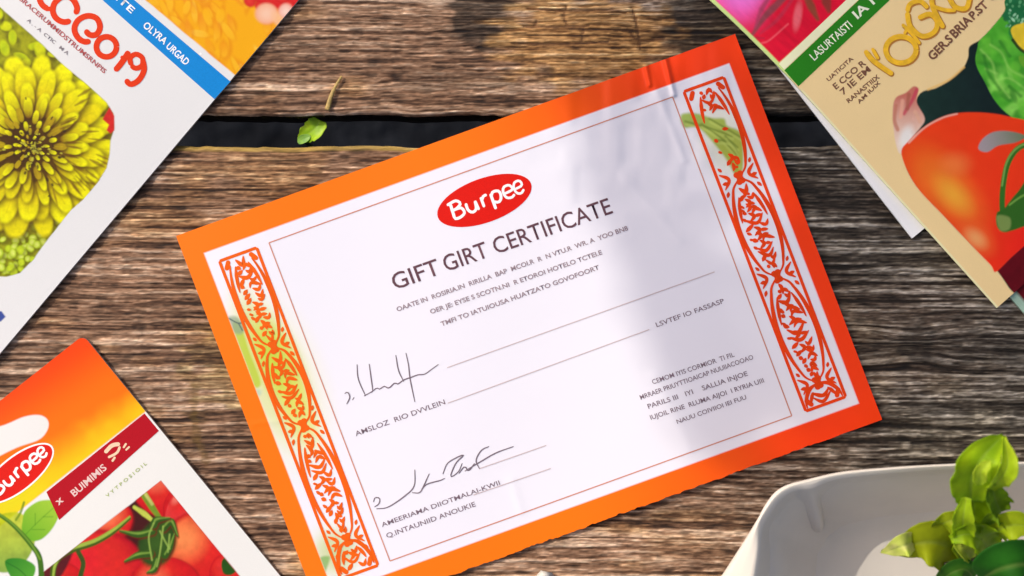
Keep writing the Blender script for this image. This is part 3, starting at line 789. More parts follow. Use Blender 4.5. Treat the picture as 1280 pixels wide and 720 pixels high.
# ------------------------------------------------------------------ tomato packet, lower left
TO, TA, TB = (104, 419), (.634, .775), (-.785, .62)
tz = pillow(.0015, .0036, TO, TA, TB, 0, 560, 0, 400)
def paint_tomato(A):
    r = random.Random(9)
    O = np.array(TO); a = np.array(TA); 
    # orange to yellow wash
    reg = [(104, 400), (230, 421), (181, 516), (60, 612), (-120, 760), (-200, 560), (-40, 500)]
    reg = [(104, 395), (210, 540 - 28), (181, 514), (-130, 763), (-260, 620), (-60, 480)]
    reg = [(90, 400), (105, 405), (182, 514), (-130, 760), (-300, 600)]
    idx, al, sd_ = A.poly(reg, (255, 100, 5), .8, False)
    X, Y = A.X[idx], A.Y[idx]
    d = (X * .61 + Y * .79)       # distance down the packet
    t = sstep(470, 520, d + 16 * (vn(X / 34, Y / 34, 4) - .5) + 6 * (vn(X / 12, Y / 12, 5) - .5) - (X - 100) * .10)
    t2 = sstep(395, 470, d - (X - 100) * .1)
    c = (lin((250, 72, 4), LIT) * (1 - t2[:, None]) + lin((255, 120, 8), LIT) * t2[:, None])
    c = c * (1 - t[:, None]) + lin((255, 208, 20), LIT) * t[:, None]
    A.mix(idx, c, al)
    cy = A.full(reg, .8, False)
    A.blob(18, 625, 60, 26, -.66, (236, 226, 30), (250, 214, 20), soft=.5, alpha=.8, clip=cy)
    # white swoosh
    A.poly([(-60, 548), (0, 533), (30, 521), (50, 519), (60, 526), (59, 538), (48, 550), (20, 560), (-20, 580), (-80, 610)], (246, 242, 238), 1, clip=cy)
    # panel with tomatoes
    pan = [(200, 601), (330, 757), (200, 900), (-40, 830), (70, 700)]
    pan = [(201, 601), (420, 866), (180, 1060), (-70, 812)]
    pc = A.full(pan, .9, False)
    A.poly(pan, (70, 20, 22), .9, False)
    def tom(x, y, rx, ry, an, hi=(250, 120, 70), lo=(205, 22, 30), hx=-.3, hy=-.3, hs=.55):
        A.blob(x + 1, y + 2, rx * 1.03, ry * 1.03, an, (120, 8, 20), soft=.06, alpha=.9, clip=pc)
        A.blob(x, y, rx, ry, an, (226, 34, 34), lo, soft=.05, clip=pc)
        m = np.zeros(len(A.X)); R = max(rx, ry) + 3; ii = A.box(x - R, y - R, x + R, y + R)
        ca, sa = math.cos(an), math.sin(an); dx = A.X[ii] - x; dy = A.Y[ii] - y
        rr = np.hypot((dx * ca + dy * sa) / rx, (-dx * sa + dy * ca) / ry); m[ii] = (1 - sstep(.85, 1.0, rr)) * pc[ii]
        A.blob(x + hx * rx, y + hy * ry, rx * hs, ry * hs, an, hi, (230, 50, 36), soft=.7, alpha=.9, clip=m)
    tom(205, 612, 40, 34, .3, (240, 110, 80)); tom(236, 640, 34, 30, .9, (236, 70, 60), hx=0)
    tom(228, 628, 14, 32, .6, (252, 150, 130), (220, 60, 60))
    tom(125, 655, 42, 30, -.35, (255, 132, 84), hx=.2, hy=-.3, hs=.7)
    tom(252, 688, 50, 50, .2, (255, 150, 84), hx=-.45, hy=-.3, hs=.75); tom(288, 716, 26, 26, 0, (225, 50, 50))
    tom(118, 718, 66, 56, 0, (226, 30, 44), (186, 10, 34), hs=.8); tom(206, 732, 44, 36, 0, (248, 108, 74)); 
    tom(75, 742, 34, 40, 0, (240, 60, 60)); tom(250, 762, 44, 40, 0); tom(150, 790, 52, 44, 0); tom(330, 800, 50, 40, 0)
    A.poly([(278, 700), (292, 692), (300, 706), (290, 718), (279, 716)], (40, 84, 24), 1, clip=pc)
    A.poly([(252, 655), (270, 672), (262, 660)], (120, 16, 22), 1, clip=pc)
    A.poly([(95, 680), (85, 676), (60, 700), (50, 730), (75, 722)], (60, 22, 30), 2, clip=pc, alpha=.9)
    # stems
    A.line([(66, 735), (68, 706), (84, 690), (118, 678), (142, 664), (162, 648)], 8, (66, 92, 20), 1.0, 1, pc, taper=[.8, .9, 1, .9, .5])
    A.line([(66, 733), (69, 706), (84, 688), (118, 676), (142, 662), (162, 646)], 4.5, (160, 186, 70), 1.2, 1, pc, taper=[.5, .8, 1, .9, .5])
    A.line([(100, 722), (104, 704), (98, 690)], 6, (60, 80, 26), 1, 1, pc)
    A.line([(180, 618), (190, 634), (200, 648)], 9, (120, 150, 40), 1.2, 1, pc, taper=[1, .9, .6]); A.line([(182, 618), (190, 630)], 4, (206, 205, 110), 1.5, .9, pc)
    A.line([(168, 634), (180, 642), (192, 652)], 7, (196, 206, 80), 1.2, 1, pc, taper=[.6, 1, .6])
    # calyx
    A.blob(197, 679, 23, 31, .35, (58, 92, 30), (40, 70, 22), soft=.15, clip=pc)
    for p in [[(190, 664), (172, 668), (150, 664)], [(188, 692), (172, 694), (156, 702)], [(196, 700), (192, 712), (184, 716)], [(206, 694), (212, 684), (218, 668)], [(204, 660), (214, 652), (222, 670)], [(192, 656), (196, 650), (212, 648)]]:
        A.line(np.array(p) + [1, 1.5], 11, (110, 14, 16), 1.5, .7, pc, taper=[1, .9, .3]); A.line(p, 9.5, (50, 88, 24), 1.0, 1, pc, taper=[1, .9, .25])
        A.line(np.array(p) - [0, 1.2], 3, (130, 166, 66), 1.2, .85, pc, taper=[.6, 1, .2])
    for p in [[(192, 654), (186, 672), (190, 700)], [(204, 658), (200, 690), (196, 708)], [(212, 668), (210, 690)], [(200, 664), (206, 676), (212, 686)]]:
        A.line(p, 2.2, (150, 180, 80), 1, .8, pc)
    A.mottle(7, .12, 3, pc)
    # sprig of leaves over the lower left
    A.poly([(-10, 652), (18, 640), (36, 650), (44, 676), (30, 704), (4, 716), (-20, 700)], (196, 206, 26), 1.5, alpha=.95, rgb2=(120, 160, 30), d0=(10, 650), d1=(20, 710))
    A.mottle(9, .22, 5, A.full([(-10, 652), (18, 640), (36, 650), (44, 676), (30, 704), (4, 716), (-20, 700)], 1))
    A.poly([(28, 652), (32, 638), (50, 626), (72, 627), (75, 640), (66, 660), (52, 674), (38, 676), (28, 668)], (110, 178, 38), 1.2, rgb2=(170, 210, 60), d0=(30, 672), d1=(70, 628))
    for p in [[(32, 668), (50, 650), (70, 632)], [(44, 656), (44, 642)], [(54, 646), (66, 646)], [(40, 662), (56, 662)]]: A.line(p, 1.2, (70, 140, 30), .9, .55)
    A.line([(-6, 640), (16, 656), (38, 680), (50, 700), (52, 740)], 7, (66, 112, 28), 1, 1, taper=[.6, .8, 1, 1])
    A.line([(-6, 639), (16, 655), (38, 679), (50, 699)], 2.4, (120, 160, 50), 1, .8)
    A.line([(20, 650), (26, 640), (30, 628)], 3, (120, 150, 30), 1, .9)
    A.poly([(6, 702), (26, 698), (44, 708), (38, 726), (20, 730)], (46, 132, 36), 1.2, rgb2=(90, 170, 50), d0=(10, 700), d1=(40, 728))
    A.line([(8, 703), (24, 712), (36, 724)], 1.2, (30, 96, 30), .8, .7)
tomp = packet_sheet('seed_packet', 'seed packet with orange top, dark red stripe and red tomatoes in its picture', 'seed packet', TO, TA, TB, 0, 560, 0, 400, tz,
                    (246, 243, 238), LIT, 1.0, paint_tomato, M['print'], edge=(225, 205, 190), corner=9, group='seed packets round the certificate', origin=(110, 640))
ts = Sheet(tz)
mb = MB(); ts.quad(mb, [(180.5, 516.8), (198.5, 538.6), (74, 650), (58, 615)], 8e-5, 100, 16)
mb.build('stripe', ink('dark_red_stripe_ink', (188, 12, 32)), tomp)
mb = MB(); ts.text(mb, 'BUIMIMIS', (93, 621), (134, 586), 8.5, bold=.02); 
ts.text(mb, 'x', (73, 632), (80, 626), 9, bold=.02)
mb.build('stripe_lettering', mat('pale_pink_ink', (.72, .5, .46), rough=.5), tomp)
mb = MB()
for st, w_ in [([(131, 566), (140, 557), (150, 555)], 5), ([(135, 572), (146, 566), (150, 558)], 3.2), ([(140, 577), (144, 571)], 3), ([(154, 560), (158, 554)], 2.6), ([(157, 563), (162, 558)], 2.4)]: ts.ribbon(mb, st, w_, 1e-4)
mb.build('stripe_emblem', mat('cream_ink', (.78, .55, .36), rough=.5), tomp)
mb = MB(); ts.text(mb, 'V Y T P O S I O I L', (134, 622), (184, 580), 4.0, bold=.01)
mb.build('small_lettering', ink('pale_green_text', (186, 202, 120)), tomp)
BANG = math.atan2(-.62, .785)
BUR2 = [([(x * .80 - 2, y * .72 - 2) for x, y in p], w * .80) for p, w in BUR]
emblem(ts, tomp, 22, 592, 53, 20, BANG, '', 0, BUR2, rim=2.2)

# ------------------------------------------------------------------ beige packet, upper right, with the sheets below it
RO, RA, RB = (1246, 385), (-.669, -.744), (.752, -.659)
K = .76
def rbend(aa, bb):
    t = np.clip(aa - 330, 0, 400); k = -9.5 * (t / 197) ** 2
    return k * .744, k * -.669
rz0 = pillow(.0034, .0058, RO, RA, RB, 0, 640, 0, 420, sd_=6)
def paint_beige(A):
    r = random.Random(21)
    A.mottle(60, .03, 3)
    a, b = A.a, A.b
    # picture of radishes at the top
    reg = [(870, -20), (893, -1), (973, 79), (1060.6, 0), (1300, -230), (1000, -330)]
    cm = A.full(reg, .9, False)
    A.poly(reg, (190, 22, 44), .9, False, rgb2=(196, 14, 44), d0=(900, 0), d1=(1000, 60))
    A.blob(918, 0, 40, 30, .6, (232, 84, 160), (226, 60, 110), soft=.5, clip=cm)
    A.blob(905, 28, 34, 12, .8, (238, 96, 52), (232, 70, 50), soft=.5, alpha=.9, clip=cm)
    A.blob(930, -18, 30, 26, .2, (238, 110, 190), soft=.5, alpha=.8, clip=cm)
    for p, w_, c in [([(940, 44), (955, 22), (975, 2), (990, -12)], 9, (110, 60, 66)), ([(944, 34), (952, 12), (962, -4)], 6, (150, 56, 84)), ([(950, 42), (972, 24), (994, -6)], 5, (170, 40, 62)),
                     ([(1022, 24), (1014, 8), (1004, -12)], 10, (104, 62, 40)), ([(1036, 14), (1030, -10)], 12, (112, 50, 40)), ([(955, 48), (935, 46), (925, 42)], 4, (150, 30, 52))]:
        A.line(p, w_, c, 2.2, .85, cm, taper=[.4, 1, .7])
    A.blob(997, 20, 5, 17, .15, (208, 96, 104), soft=.5, alpha=.8, clip=cm)
    A.line([(952, 54), (962, 50), (985, 30)], 2, (232, 80, 90), 1.2, .8, cm)
    A.mottle(12, .12, 8, cm, 2.2, .5, 2.3)
    # greenish margin down the torn side
    m = (1 - sstep(3.5, 5.5, b)) * sstep(372, 392, a); A.mix(np.arange(len(a)), lin((176, 196, 120), K), m)
    m = (1 - sstep(1.5, 3, b)) * (1 - sstep(360, 372, a)) ; A.mix(np.arange(len(a)), lin((232, 206, 160), K), m)
    # vegetables picture lower right
    veg = [(1147, 121), (1170, 110), (1186, 101), (1203, 86), (1210, 72), (1212, 58), (1226, 49), (1242, 32), (1256, 14), (1270, -12), (1400, -60), (1420, 160), (1330, 262), (1280, 330), (1290, 355), (1268, 366), (1247, 339), (1215, 307), (1180, 270), (1145, 232), (1130, 200), (1136, 175)]
    reg = veg
    vm = A.full(reg, .9, True)
    A.poly(reg, (22, 44, 38), .9, True, rgb2=(16, 30, 30), d0=(1150, 130), d1=(1230, 110))
    A.line([(1160, 112), (1186, 100), (1205, 84)], 2.5, (212, 168, 90), 1.2, .8)
    # lettuce
    let = [(1228, 44), (1222, 60), (1220, 80), (1232, 104), (1244, 126), (1262, 144), (1300, 168), (1400, 100), (1400, -40), (1270, -20)]
    lm = A.full(let, 1.) * vm
    A.poly(let, (66, 150, 38), 1.0, clip=vm)
    A.poly([(1250, 14), (1262, 30), (1262, 44), (1280, 60), (1320, 40), (1320, -40), (1265, -20)], (26, 96, 54), 2, clip=vm)
    for _ in range(90):
        x = r.uniform(1222, 1290); y = r.uniform(36, 150)
        A.blob(x, y, r.uniform(5, 13), r.uniform(3, 7), r.uniform(-1, 1.4), r.choice([(96, 178, 50), (52, 128, 34), (78, 160, 46), (130, 200, 80), (40, 104, 32)]), soft=.5, alpha=.6, clip=lm)
    for p in [[(1226, 62), (1240, 78), (1246, 100), (1262, 122)], [(1238, 56), (1252, 66), (1262, 86), (1280, 96)], [(1246, 100), (1262, 98), (1280, 110)], [(1232, 86), (1246, 92)]]:
        A.line(p, 2.6, (140, 196, 88), 2.2, .5, lm)
    for p in [[(1230, 70), (1236, 92), (1250, 112)], [(1250, 52), (1262, 70)], [(1262, 108), (1276, 120)]]: A.line(p, 4, (34, 100, 28), 2, .6, lm)
    for _ in range(60): A.blob(r.uniform(1256, 1290), r.uniform(-8, 34), r.uniform(1.2, 3), r.uniform(1, 2), r.uniform(0, 3), r.choice([(140, 190, 150), (30, 90, 50), (86, 150, 100)]), soft=.4, alpha=.8, clip=vm)
    A.poly([(1264, 36), (1274, 30), (1300, 28), (1300, 70), (1282, 66), (1272, 56), (1266, 46)], (206, 178, 44), 1, clip=vm)
    A.line([(1266, 50), (1276, 62), (1296, 74)], 4, (30, 36, 20), 1, .9, vm)
    A.poly([(1274, 70), (1290, 74), (1310, 90), (1280, 84)], (92, 150, 40), 1, clip=vm)
    # garlic
    gl = [(1116, 136), (1120, 122), (1132, 116), (1142, 108), (1148, 112), (1146, 128), (1156, 148), (1150, 160), (1138, 174), (1126, 192), (1120, 180), (1117, 160)]
    A.poly(gl, (224, 190, 170), 1.2, rgb2=(176, 100, 84), d0=(1130, 180), d1=(1130, 120))
    for p, c in [([(1120, 132), (1118, 150), (1122, 162)], (172, 106, 84)), ([(1146, 112), (1140, 126), (1130, 142)], (176, 56, 76)), ([(1136, 118), (1134, 136)], (150, 84, 66)), ([(1144, 140), (1150, 152)], (196, 150, 124)), ([(1128, 126), (1126, 146)], (206, 150, 126))]:
        A.line(p, 4.5, c, 1.6, .8)
    A.blob(1133, 172, 8, 14, .3, (232, 214, 206), soft=.6, alpha=.8)
    # tomato
    tom = [(1127, 193), (1136, 176), (1156, 158), (1178, 146), (1200, 141), (1232, 141), (1262, 146), (1300, 160), (1360, 220), (1350, 270), (1280, 309), (1247, 339), (1238, 331), (1215, 307), (1180, 270), (1145, 232)]
    tm = A.full(tom, 1.)
    A.poly(tom, (232, 54, 18), 1.0, rgb2=(226, 44, 20), d0=(1180, 160), d1=(1240, 330))
    A.blob(1172, 224, 40, 66, -.7, (242, 108, 30), (234, 66, 22), soft=.7, alpha=.75, clip=tm)
    A.blob(1192, 244, 22, 42, -.75, (248, 158, 50), (242, 104, 34), soft=.8, alpha=.75, clip=tm)
    A.blob(1220, 298, 22, 14, .7, (250, 150, 90), (242, 96, 40), soft=.8, alpha=.85, clip=tm)
    A.blob(1194, 205, 16, 12, 0, (244, 116, 56), soft=.9, alpha=.6, clip=tm)
    A.blob(1290, 300, 30, 40, .5, (206, 26, 22), soft=.8, alpha=.7, clip=tm)
    A.line([(1136, 178), (1156, 159), (1178, 147), (1196, 142)], 2.5, (240, 190, 170), 1.4, .6, tm)
    A.poly([(1247, 339), (1264, 322), (1282, 306), (1310, 290), (1310, 380), (1268, 367)], (84, 8, 18), 1, False)
    # stalk and calyx
    A.poly([(1223, 186), (1228, 174), (1242, 165), (1262, 164), (1282, 170), (1270, 178), (1248, 182), (1234, 190)], (142, 132, 134), 1.2, rgb2=(96, 110, 80), d0=(1230, 180), d1=(1280, 168))
    A.line([(1290, 178), (1272, 186), (1260, 204), (1254, 232), (1253, 262), (1258, 286)], 7, (44, 96, 28), 1, 1)
    A.line([(1288, 177), (1270, 186), (1258, 204), (1252.5, 232)], 2.4, (110, 150, 70), 1, .85)
    A.poly([(1246, 266), (1254, 262), (1262, 252), (1272, 240), (1290, 222), (1300, 280), (1284, 282), (1266, 288), (1254, 290), (1246, 282)], (42, 88, 26), 1.2)
    A.poly([(1246, 270), (1262, 272), (1262, 286), (1250, 288)], (122, 142, 76), 2, alpha=.7)
    A.line([(1262, 256), (1276, 246), (1290, 240)], 2.5, (104, 146, 60), 1, .8)
    A.mottle(10, .14, 12, vm * (1 - tm)); A.mottle(26, .05, 13, tm)
# lower layers first: plain white sheet and a maroon packet
PARTNAME['paper_sheet'] = 'sheet'
WO = (1140, 298); WA = (-.616, -.788); WB = (.77, -.62)
wz = pillow(.0018, .0022, WO, WA, WB, 0, 420, 0, 260, wob=.0001)
packet_sheet('paper_sheet', 'blank white paper sheet half hidden under the beige seed packet', 'paper', WO, WA, WB, 0, 420, 0, 260, wz, (222, 216, 230), .72, 4, lambda A: None, M['print'], edge=(220, 215, 225), zlow=.0006)
def paint_maroon(A):
    m = 1 - sstep(9, 11, A.b); A.mix(np.arange(len(A.a)), lin((140, 168, 150), K), m)
    A.mottle(14, .12, 4)
UO = (1336, 482); UA = (-.655, -.755); UB = (.755, -.655)
uz = pillow(.0016, .0026, UO, UA, UB, 0, 330, 0, 200, wob=.0001)
mar = packet_sheet('seed_packet', 'maroon seed packet with a grey-green edge, only a corner showing under the beige packet', 'seed packet', (1342, 463), UA, UB, 0, 300, 0, 200,
                   pillow(.0016, .0026, (1342, 463), UA, UB, 0, 300, 0, 200, wob=.0001), (84, 8, 18), K, 2, paint_maroon, M['print'], edge=(150, 175, 160), group='seed packets round the certificate')
bei = packet_sheet('seed_packet', 'beige seed packet with a green stripe, golden title and a big orange tomato', 'seed packet', RO, RA, RB, 0, 640, 0, 420, rz0,
                   (225, 186, 134), K, 1.0, paint_beige, M['print'], bend=rbend, edge=(226, 205, 160), group='seed packets round the certificate', zlow=.0028, origin=(1160, 160))
rs = Sheet(rz0)
mb = MB(); rs.quad(mb, [(973.5, 80), (980.5, 87), (1275, -192), (1267, -199)], 6e-5, 140, 6); mb.build('cream_rule', mat('cream_rule_ink', tuple(lin((240, 212, 170), K)), rough=.5), bei)
mb = MB(); rs.quad(mb, [(980.5, 88), (998, 108), (1292, -170), (1274, -190)], 8e-5, 140, 12); mb.build('stripe', ink('leaf_green_ink', (34, 112, 22), K), bei)
mb = MB(); rs.text(mb, 'LASURTAISTI', (1018, 76), (1066, 33), 10, bold=.01, lift=1.4e-4); rs.text(mb, 'IA I', (1072, 24), (1094, 4), 11, bold=.02, lift=1.4e-4); rs.text(mb, 'NVA', (1100, -2), (1125, -25), 11, bold=.02, lift=1.4e-4)
mb.build('stripe_lettering', mat('pale_green_ink', tuple(lin((205, 225, 185), K)), rough=.5), bei)
gold = mat('golden_title_ink', tuple(lin((226, 164, 24), K)), rough=.35, speck=(400, .15)); gsh = mat('brown_title_shade', tuple(lin((164, 108, 30), K)), rough=.5)
z4 = lambda L: [(a / 4 + 1100, b / 4) for a, b in L]
strokes = [([(1081, 63), (1092, 76), (1116, 93)], 6.5), ([(1090, 60), (1098, 74)], 4.5),
           (z4([(255, -40), (262, 30), (290, 90), (318, 140)]), 6.5), (z4([(262, 30), (330, 50), (380, 50)]), 5), (z4([(330, -40), (372, 30), (430, 40), (450, -20)]), 6.5),
           (z4([(135, 60), (150, 20), (200, 5), (240, 40)]), 6), (z4([(135, 60), (150, 130), (210, 180), (270, 160), (285, 110), (250, 70), (190, 90)]), 6.5), (z4([(110, 120), (160, 170), (200, 220)]), 4.5), (z4([(150, 120), (120, 170)]), 4)]
mb = MB(); mg = MB()
Oc = [(1126 + 19 * math.cos(t), 62 + 16.5 * math.sin(t)) for t in np.linspace(0, 2 * math.pi, 17)[:-1]]
rs.ribbon(mb, np.array(Oc) + [1.2, 1.4], 7.5, .8e-4, closed=True); rs.ribbon(mg, Oc, 6.4, 1.6e-4, closed=True)
for st, w_ in strokes:
    st = np.array(st, float); rs.ribbon(mb, st + [1.2, 1.5], w_ + .8, .8e-4); rs.ribbon(mg, st, w_ - .4, 1.6e-4)
mb.build('title_outline', gsh, bei); mg.build('title_lettering', gold, bei)
brn = mat('brown_text_ink', tuple(lin((104, 66, 44), K)), rough=.5)
mb = MB()
rs.text(mb, 'GER.S', (1166, 76), (1192, 50), 10.5, bold=.03); rs.text(mb, 'BRIA', (1194, 48), (1216, 26), 11, bold=.03); rs.text(mb, 'P.ST', (1217, 25), (1236, 7), 10, bold=.03); rs.text(mb, 'OR', (1240, 2), (1252, -10), 10, bold=.03)
mb.build('subtitle_lettering', brn, bei)
mb = MB()
for s, p0, p1, cp in [('UATICITA', (1036, 102), (1067, 74), 5), ('E CCO R', (1045, 112), (1083, 80), 7.5), ('7 IE EM', (1054, 119), (1089, 88), 7.5), ('RANASTIIIX', (1061, 129), (1100, 97), 5.5), ('AM IUIX', (1074, 130), (1101, 104), 4.5)]:
    rs.text(mb, s, p0, p1, cp, bold=.02)
mb.build('small_lettering', brn, bei)

# ------------------------------------------------------------------ white bowl
bowl_m = mat('white_glazed_card', (.64, .58, .505), rough=.45, spec=.25, coat=0, speck=(60, .03), bump=(50, .0003))
ZR = .046
rim_out = [(886, 742), (903, 718), (925, 684), (945, 652), (956, 632), (968, 616), (984, 606), (1010, 599), (1050, 590), (1100, 585), (1160, 581), (1230, 578), (1300, 577), (1380, 580), (1450, 592), (1500, 625), (1535, 690), (1545, 780), (1520, 880), (1450, 950), (1330, 985), (1180, 990), (1040, 970), (940, 920), (885, 850), (872, 790)]
rim_in = [(938, 742), (942, 718), (946, 690), (949, 658), (961, 636), (973, 621), (988, 611), (1012, 604), (1050, 595), (1100, 589.5), (1160, 585), (1230, 582), (1300, 581), (1380, 585), (1446, 597), (1494, 630), (1528, 692), (1538, 780), (1513, 876), (1445, 944), (1330, 978), (1180, 983), (1046, 962), (960, 912), (928, 850), (930, 790)]
ro = catmull(rim_out, True, 8)[:-1]; ri = catmull(rim_in, True, 8)[:-1]; nR = len(ro)
zo = np.full(nR, ZR)
flap = np.clip((np.hypot(*(ro - ri).T) - 9) / 45, 0, 1)
rings = []
c0 = np.array([1225., 790.])
def ring(xy, z): return P(xy[:, 0], xy[:, 1], np.broadcast_to(z, (len(xy),)))
prof = [(1.0, ZR - .0), (.985, ZR - .0012), (.965, ZR - .008), (.92, ZR - .020), (.87, ZR - .031), (.80, ZR - .0385), (.70, ZR - .0420), (.55, ZR - .0430), (.35, ZR - .0434), (.15, ZR - .0434)]
# outer wall up to the rim, over the lip, down the inside
outp = [(.62, .0003), (.70, .0015), (.80, .012), (.90, .028)]
for s, z in outp: rings.append(ring(c0 + (ri - c0) * s, z))
rings.append(ring(ro * 1.0, ZR - .0022 - .007 * flap)); rings.append(ring(ro + (ri - ro) * .12, ZR - .0002 - .006 * flap)); rings.append(ring(ro + (ri - ro) * .6, ZR + .0004 - .003 * flap))
for s, z in prof:
    xy = c0 + (ri - c0) * s
    zz_ = np.full(nR, z)
    if .8 < s < .99:        # dent in the far wall
        dd = np.hypot(xy[:, 0] - 1026, xy[:, 1] - 632); 
    rings.append(ring(xy, zz_))
# add intermediate rings for smoothness on the inside
V = []; 
R_ = [rings[0]]
for a, b in zip(rings[:-1], rings[1:]):
    R_ += [a * (1 - t) + b * t for t in (.34, .67)] + [b]
R_ = np.array(R_)
inner = (np.arange(len(R_)) > 19)[:, None]
ax_ = (R_[..., 0] / S) * H / (H - R_[..., 2]) + 640; ay_ = 360 - (R_[..., 1] / S) * H / (H - R_[..., 2])
dn = np.exp(-((ax_ - 1018) / 13) ** 2 - ((ay_ - 636) / 20) ** 2) * inner
cr = np.exp(-((ax_ - 1031 - .32 * (ay_ - 634)) / 5.0) ** 2 - ((ay_ - 640) / 22) ** 2) * inner * sstep(604, 622, ay_)
R_[..., 0] += .0020 * dn - .0016 * cr; R_[..., 1] -= .0070 * dn - .0042 * cr
R_[..., 2] += .0020 * dn
mbw = MB(); nr_ = len(R_); F = []
for j in range(nr_ - 1):
    for i in range(nR): F.append((j * nR + i, j * nR + (i + 1) % nR, (j + 1) * nR + (i + 1) % nR, (j + 1) * nR + i))
F.append([(nr_ - 1) * nR + i for i in range(nR)]); F.append([i for i in range(nR)][::-1])
mbw.add(R_.reshape(-1, 3), F)
bowl = mbw.build('bowl', bowl_m)
tag(bowl, 'white rounded-square bowl with a seedling in it, cut off by the lower right corner', 'bowl')
me = bowl.data

# ------------------------------------------------------------------ seedling
leaf_m = mat('lime_leaf', attr=True, rough=.5, spec=.2, translucent=.55, speck=(180, .14), bump=(260, .0003))
seed = thing('lettuce_seedling', 'lime green leafy seedling rising out of the white bowl', 'seedling', P(1290, 740, .004))
def leaf(spine, width, cup=.25, ruf=.15, c0=(.20, .34, .02), c1=(.42, .56, .03), prof=None, roll=0., seed_=1, name='leaf', nf=3.0, parent=None, m=None):
    sp = np.array([P(a, b, z) for a, b, z in spine]); sp = catmull(sp, False, 9)
    d = np.r_[0, np.cumsum(np.linalg.norm(np.diff(sp, axis=0), axis=1))]; n = 34
    q = np.linspace(0, d[-1], n); sp = np.stack([np.interp(q, d, sp[:, k]) for k in range(3)], -1); s = q / d[-1]
    w = np.interp(s, np.linspace(0, 1, len(prof)), prof) if prof else np.sqrt(np.clip(1 - (2 * s - 1) ** 2, 0, 1))
    w = np.convolve(np.pad(w, 2, 'edge'), np.ones(5) / 5, 'valid'); w = w * width * S
    tan = np.gradient(sp, axis=0); tan /= np.linalg.norm(tan, axis=1)[:, None]
    up = np.array([0, 0, 1.]); side = np.cross(tan, up); side /= (np.linalg.norm(side, axis=1)[:, None] + 1e-9)
    nrm = np.cross(side, tan)
    rl = roll * 1.0
    side2 = side * math.cos(rl) + nrm * math.sin(rl); nrm2 = nrm * math.cos(rl) - side * math.sin(rl)
    t = np.linspace(-1, 1, 19)
    w = w * (1 + .05 * np.sin(s * 23 + seed_ * 2) * (nf > 1.5) + .03 * np.sin(s * 41 + seed_) * (nf > 1.5))
    ph = seed_ * 1.7
    edge_ = np.abs(t)[None, :] ** 2.2
    wv = np.sin(s[:, None] * 2 * math.pi * nf + ph + np.sign(t)[None, :] * 1.1) * .7 + np.sin(s[:, None] * 2 * math.pi * nf * 2.1 + ph * 2) * .35
    V = sp[:, None] + side2[:, None] * (t[None, :, None] * w[:, None, None]) * (1 - .12 * edge_[..., None]) + nrm2[:, None] * ((cup * (t ** 2)[None, :] + ruf * wv * edge_) * w[:, None])[..., None]
    V = V + nrm2[:, None] * (-.06 * np.exp(-(t / .08) ** 2)[None, :, None] * w[:, None, None])
    nz = vn(s[:, None] * 5 + 0 * t, t[None, :] * 2 + 0 * s[:, None], seed_)[..., None]
    c = np.array(c0) * (1 - nz) + np.array(c1) * nz
    vein = np.exp(-(t / .06) ** 2)[None, :, None] * .25; c = c * (1 - vein) + np.array([.5, .62, .16]) * vein
    i = np.arange(n * 19).reshape(n, 19)
    F = np.stack([i[:-1, :-1], i[:-1, 1:], i[1:, 1:], i[1:, :-1]], -1).reshape(-1, 4)
    mb = MB(); mb.add(V.reshape(-1, 3), F, np.clip(c.reshape(-1, 3), 0, .8))
    o = mb.build(name, m or leaf_m, parent if parent is not None else seed)
    so = o.modifiers.new('solid', 'SOLIDIFY'); so.thickness = .0002
    return o
LG, LY_ = (.28, .48, .010), (.54, .72, .015)
# tall upright leaf: lower body, then the curled tip
leaf([(1224, 708, .030), (1220, 668, .050), (1217, 628, .062), (1220, 596, .070)], 35, .22, .09, LG, LY_, prof=[.35, .9, 1, .92, .7, .3], seed_=2)
leaf([(1214, 628, .064), (1215, 598, .074), (1228, 572, .080), (1254, 544, .076)], 27, .28, .10, LG, LY_, prof=[.45, .9, 1, .92, .6, .05], seed_=3, roll=.15)
leaf([(1236, 612, .070), (1250, 600, .080), (1260, 580, .082), (1255, 545, .076)], 14, .35, .10, LY_, (.60, .74, .03), prof=[.4, .9, 1, .7, .08], seed_=4, roll=-.25)
leaf([(1224, 606, .078), (1226, 590, .084), (1238, 576, .086)], 8, .5, .12, (.50, .64, .03), (.66, .78, .06), seed_=16, roll=.3)  # paler piece that paints in the highlight on the fold
leaf([(1205, 678, .056), (1204, 650, .066), (1208, 622, .070)], 15, .35, .10, (.36, .54, .015), (.54, .70, .02), prof=[.4, 1, .9, .3], seed_=5, roll=.25)
# broad leaf to the left, its sunlit tip painted as a paler leaf
leaf([(1222, 704, .030), (1190, 684, .050), (1158, 678, .056), (1130, 684, .050), (1103, 690, .040)], 38, .16, .08, (.30, .36, .008), (.46, .52, .012), prof=[.35, .9, 1, .8, .42, .04], seed_=6, roll=.1)
leaf([(1144, 676, .052), (1130, 682, .058), (1114, 688, .052), (1101, 691, .046)], 16, .1, .08, (.70, .78, .14), (.84, .85, .34), prof=[.7, 1, .6, .04], seed_=7, nf=1)
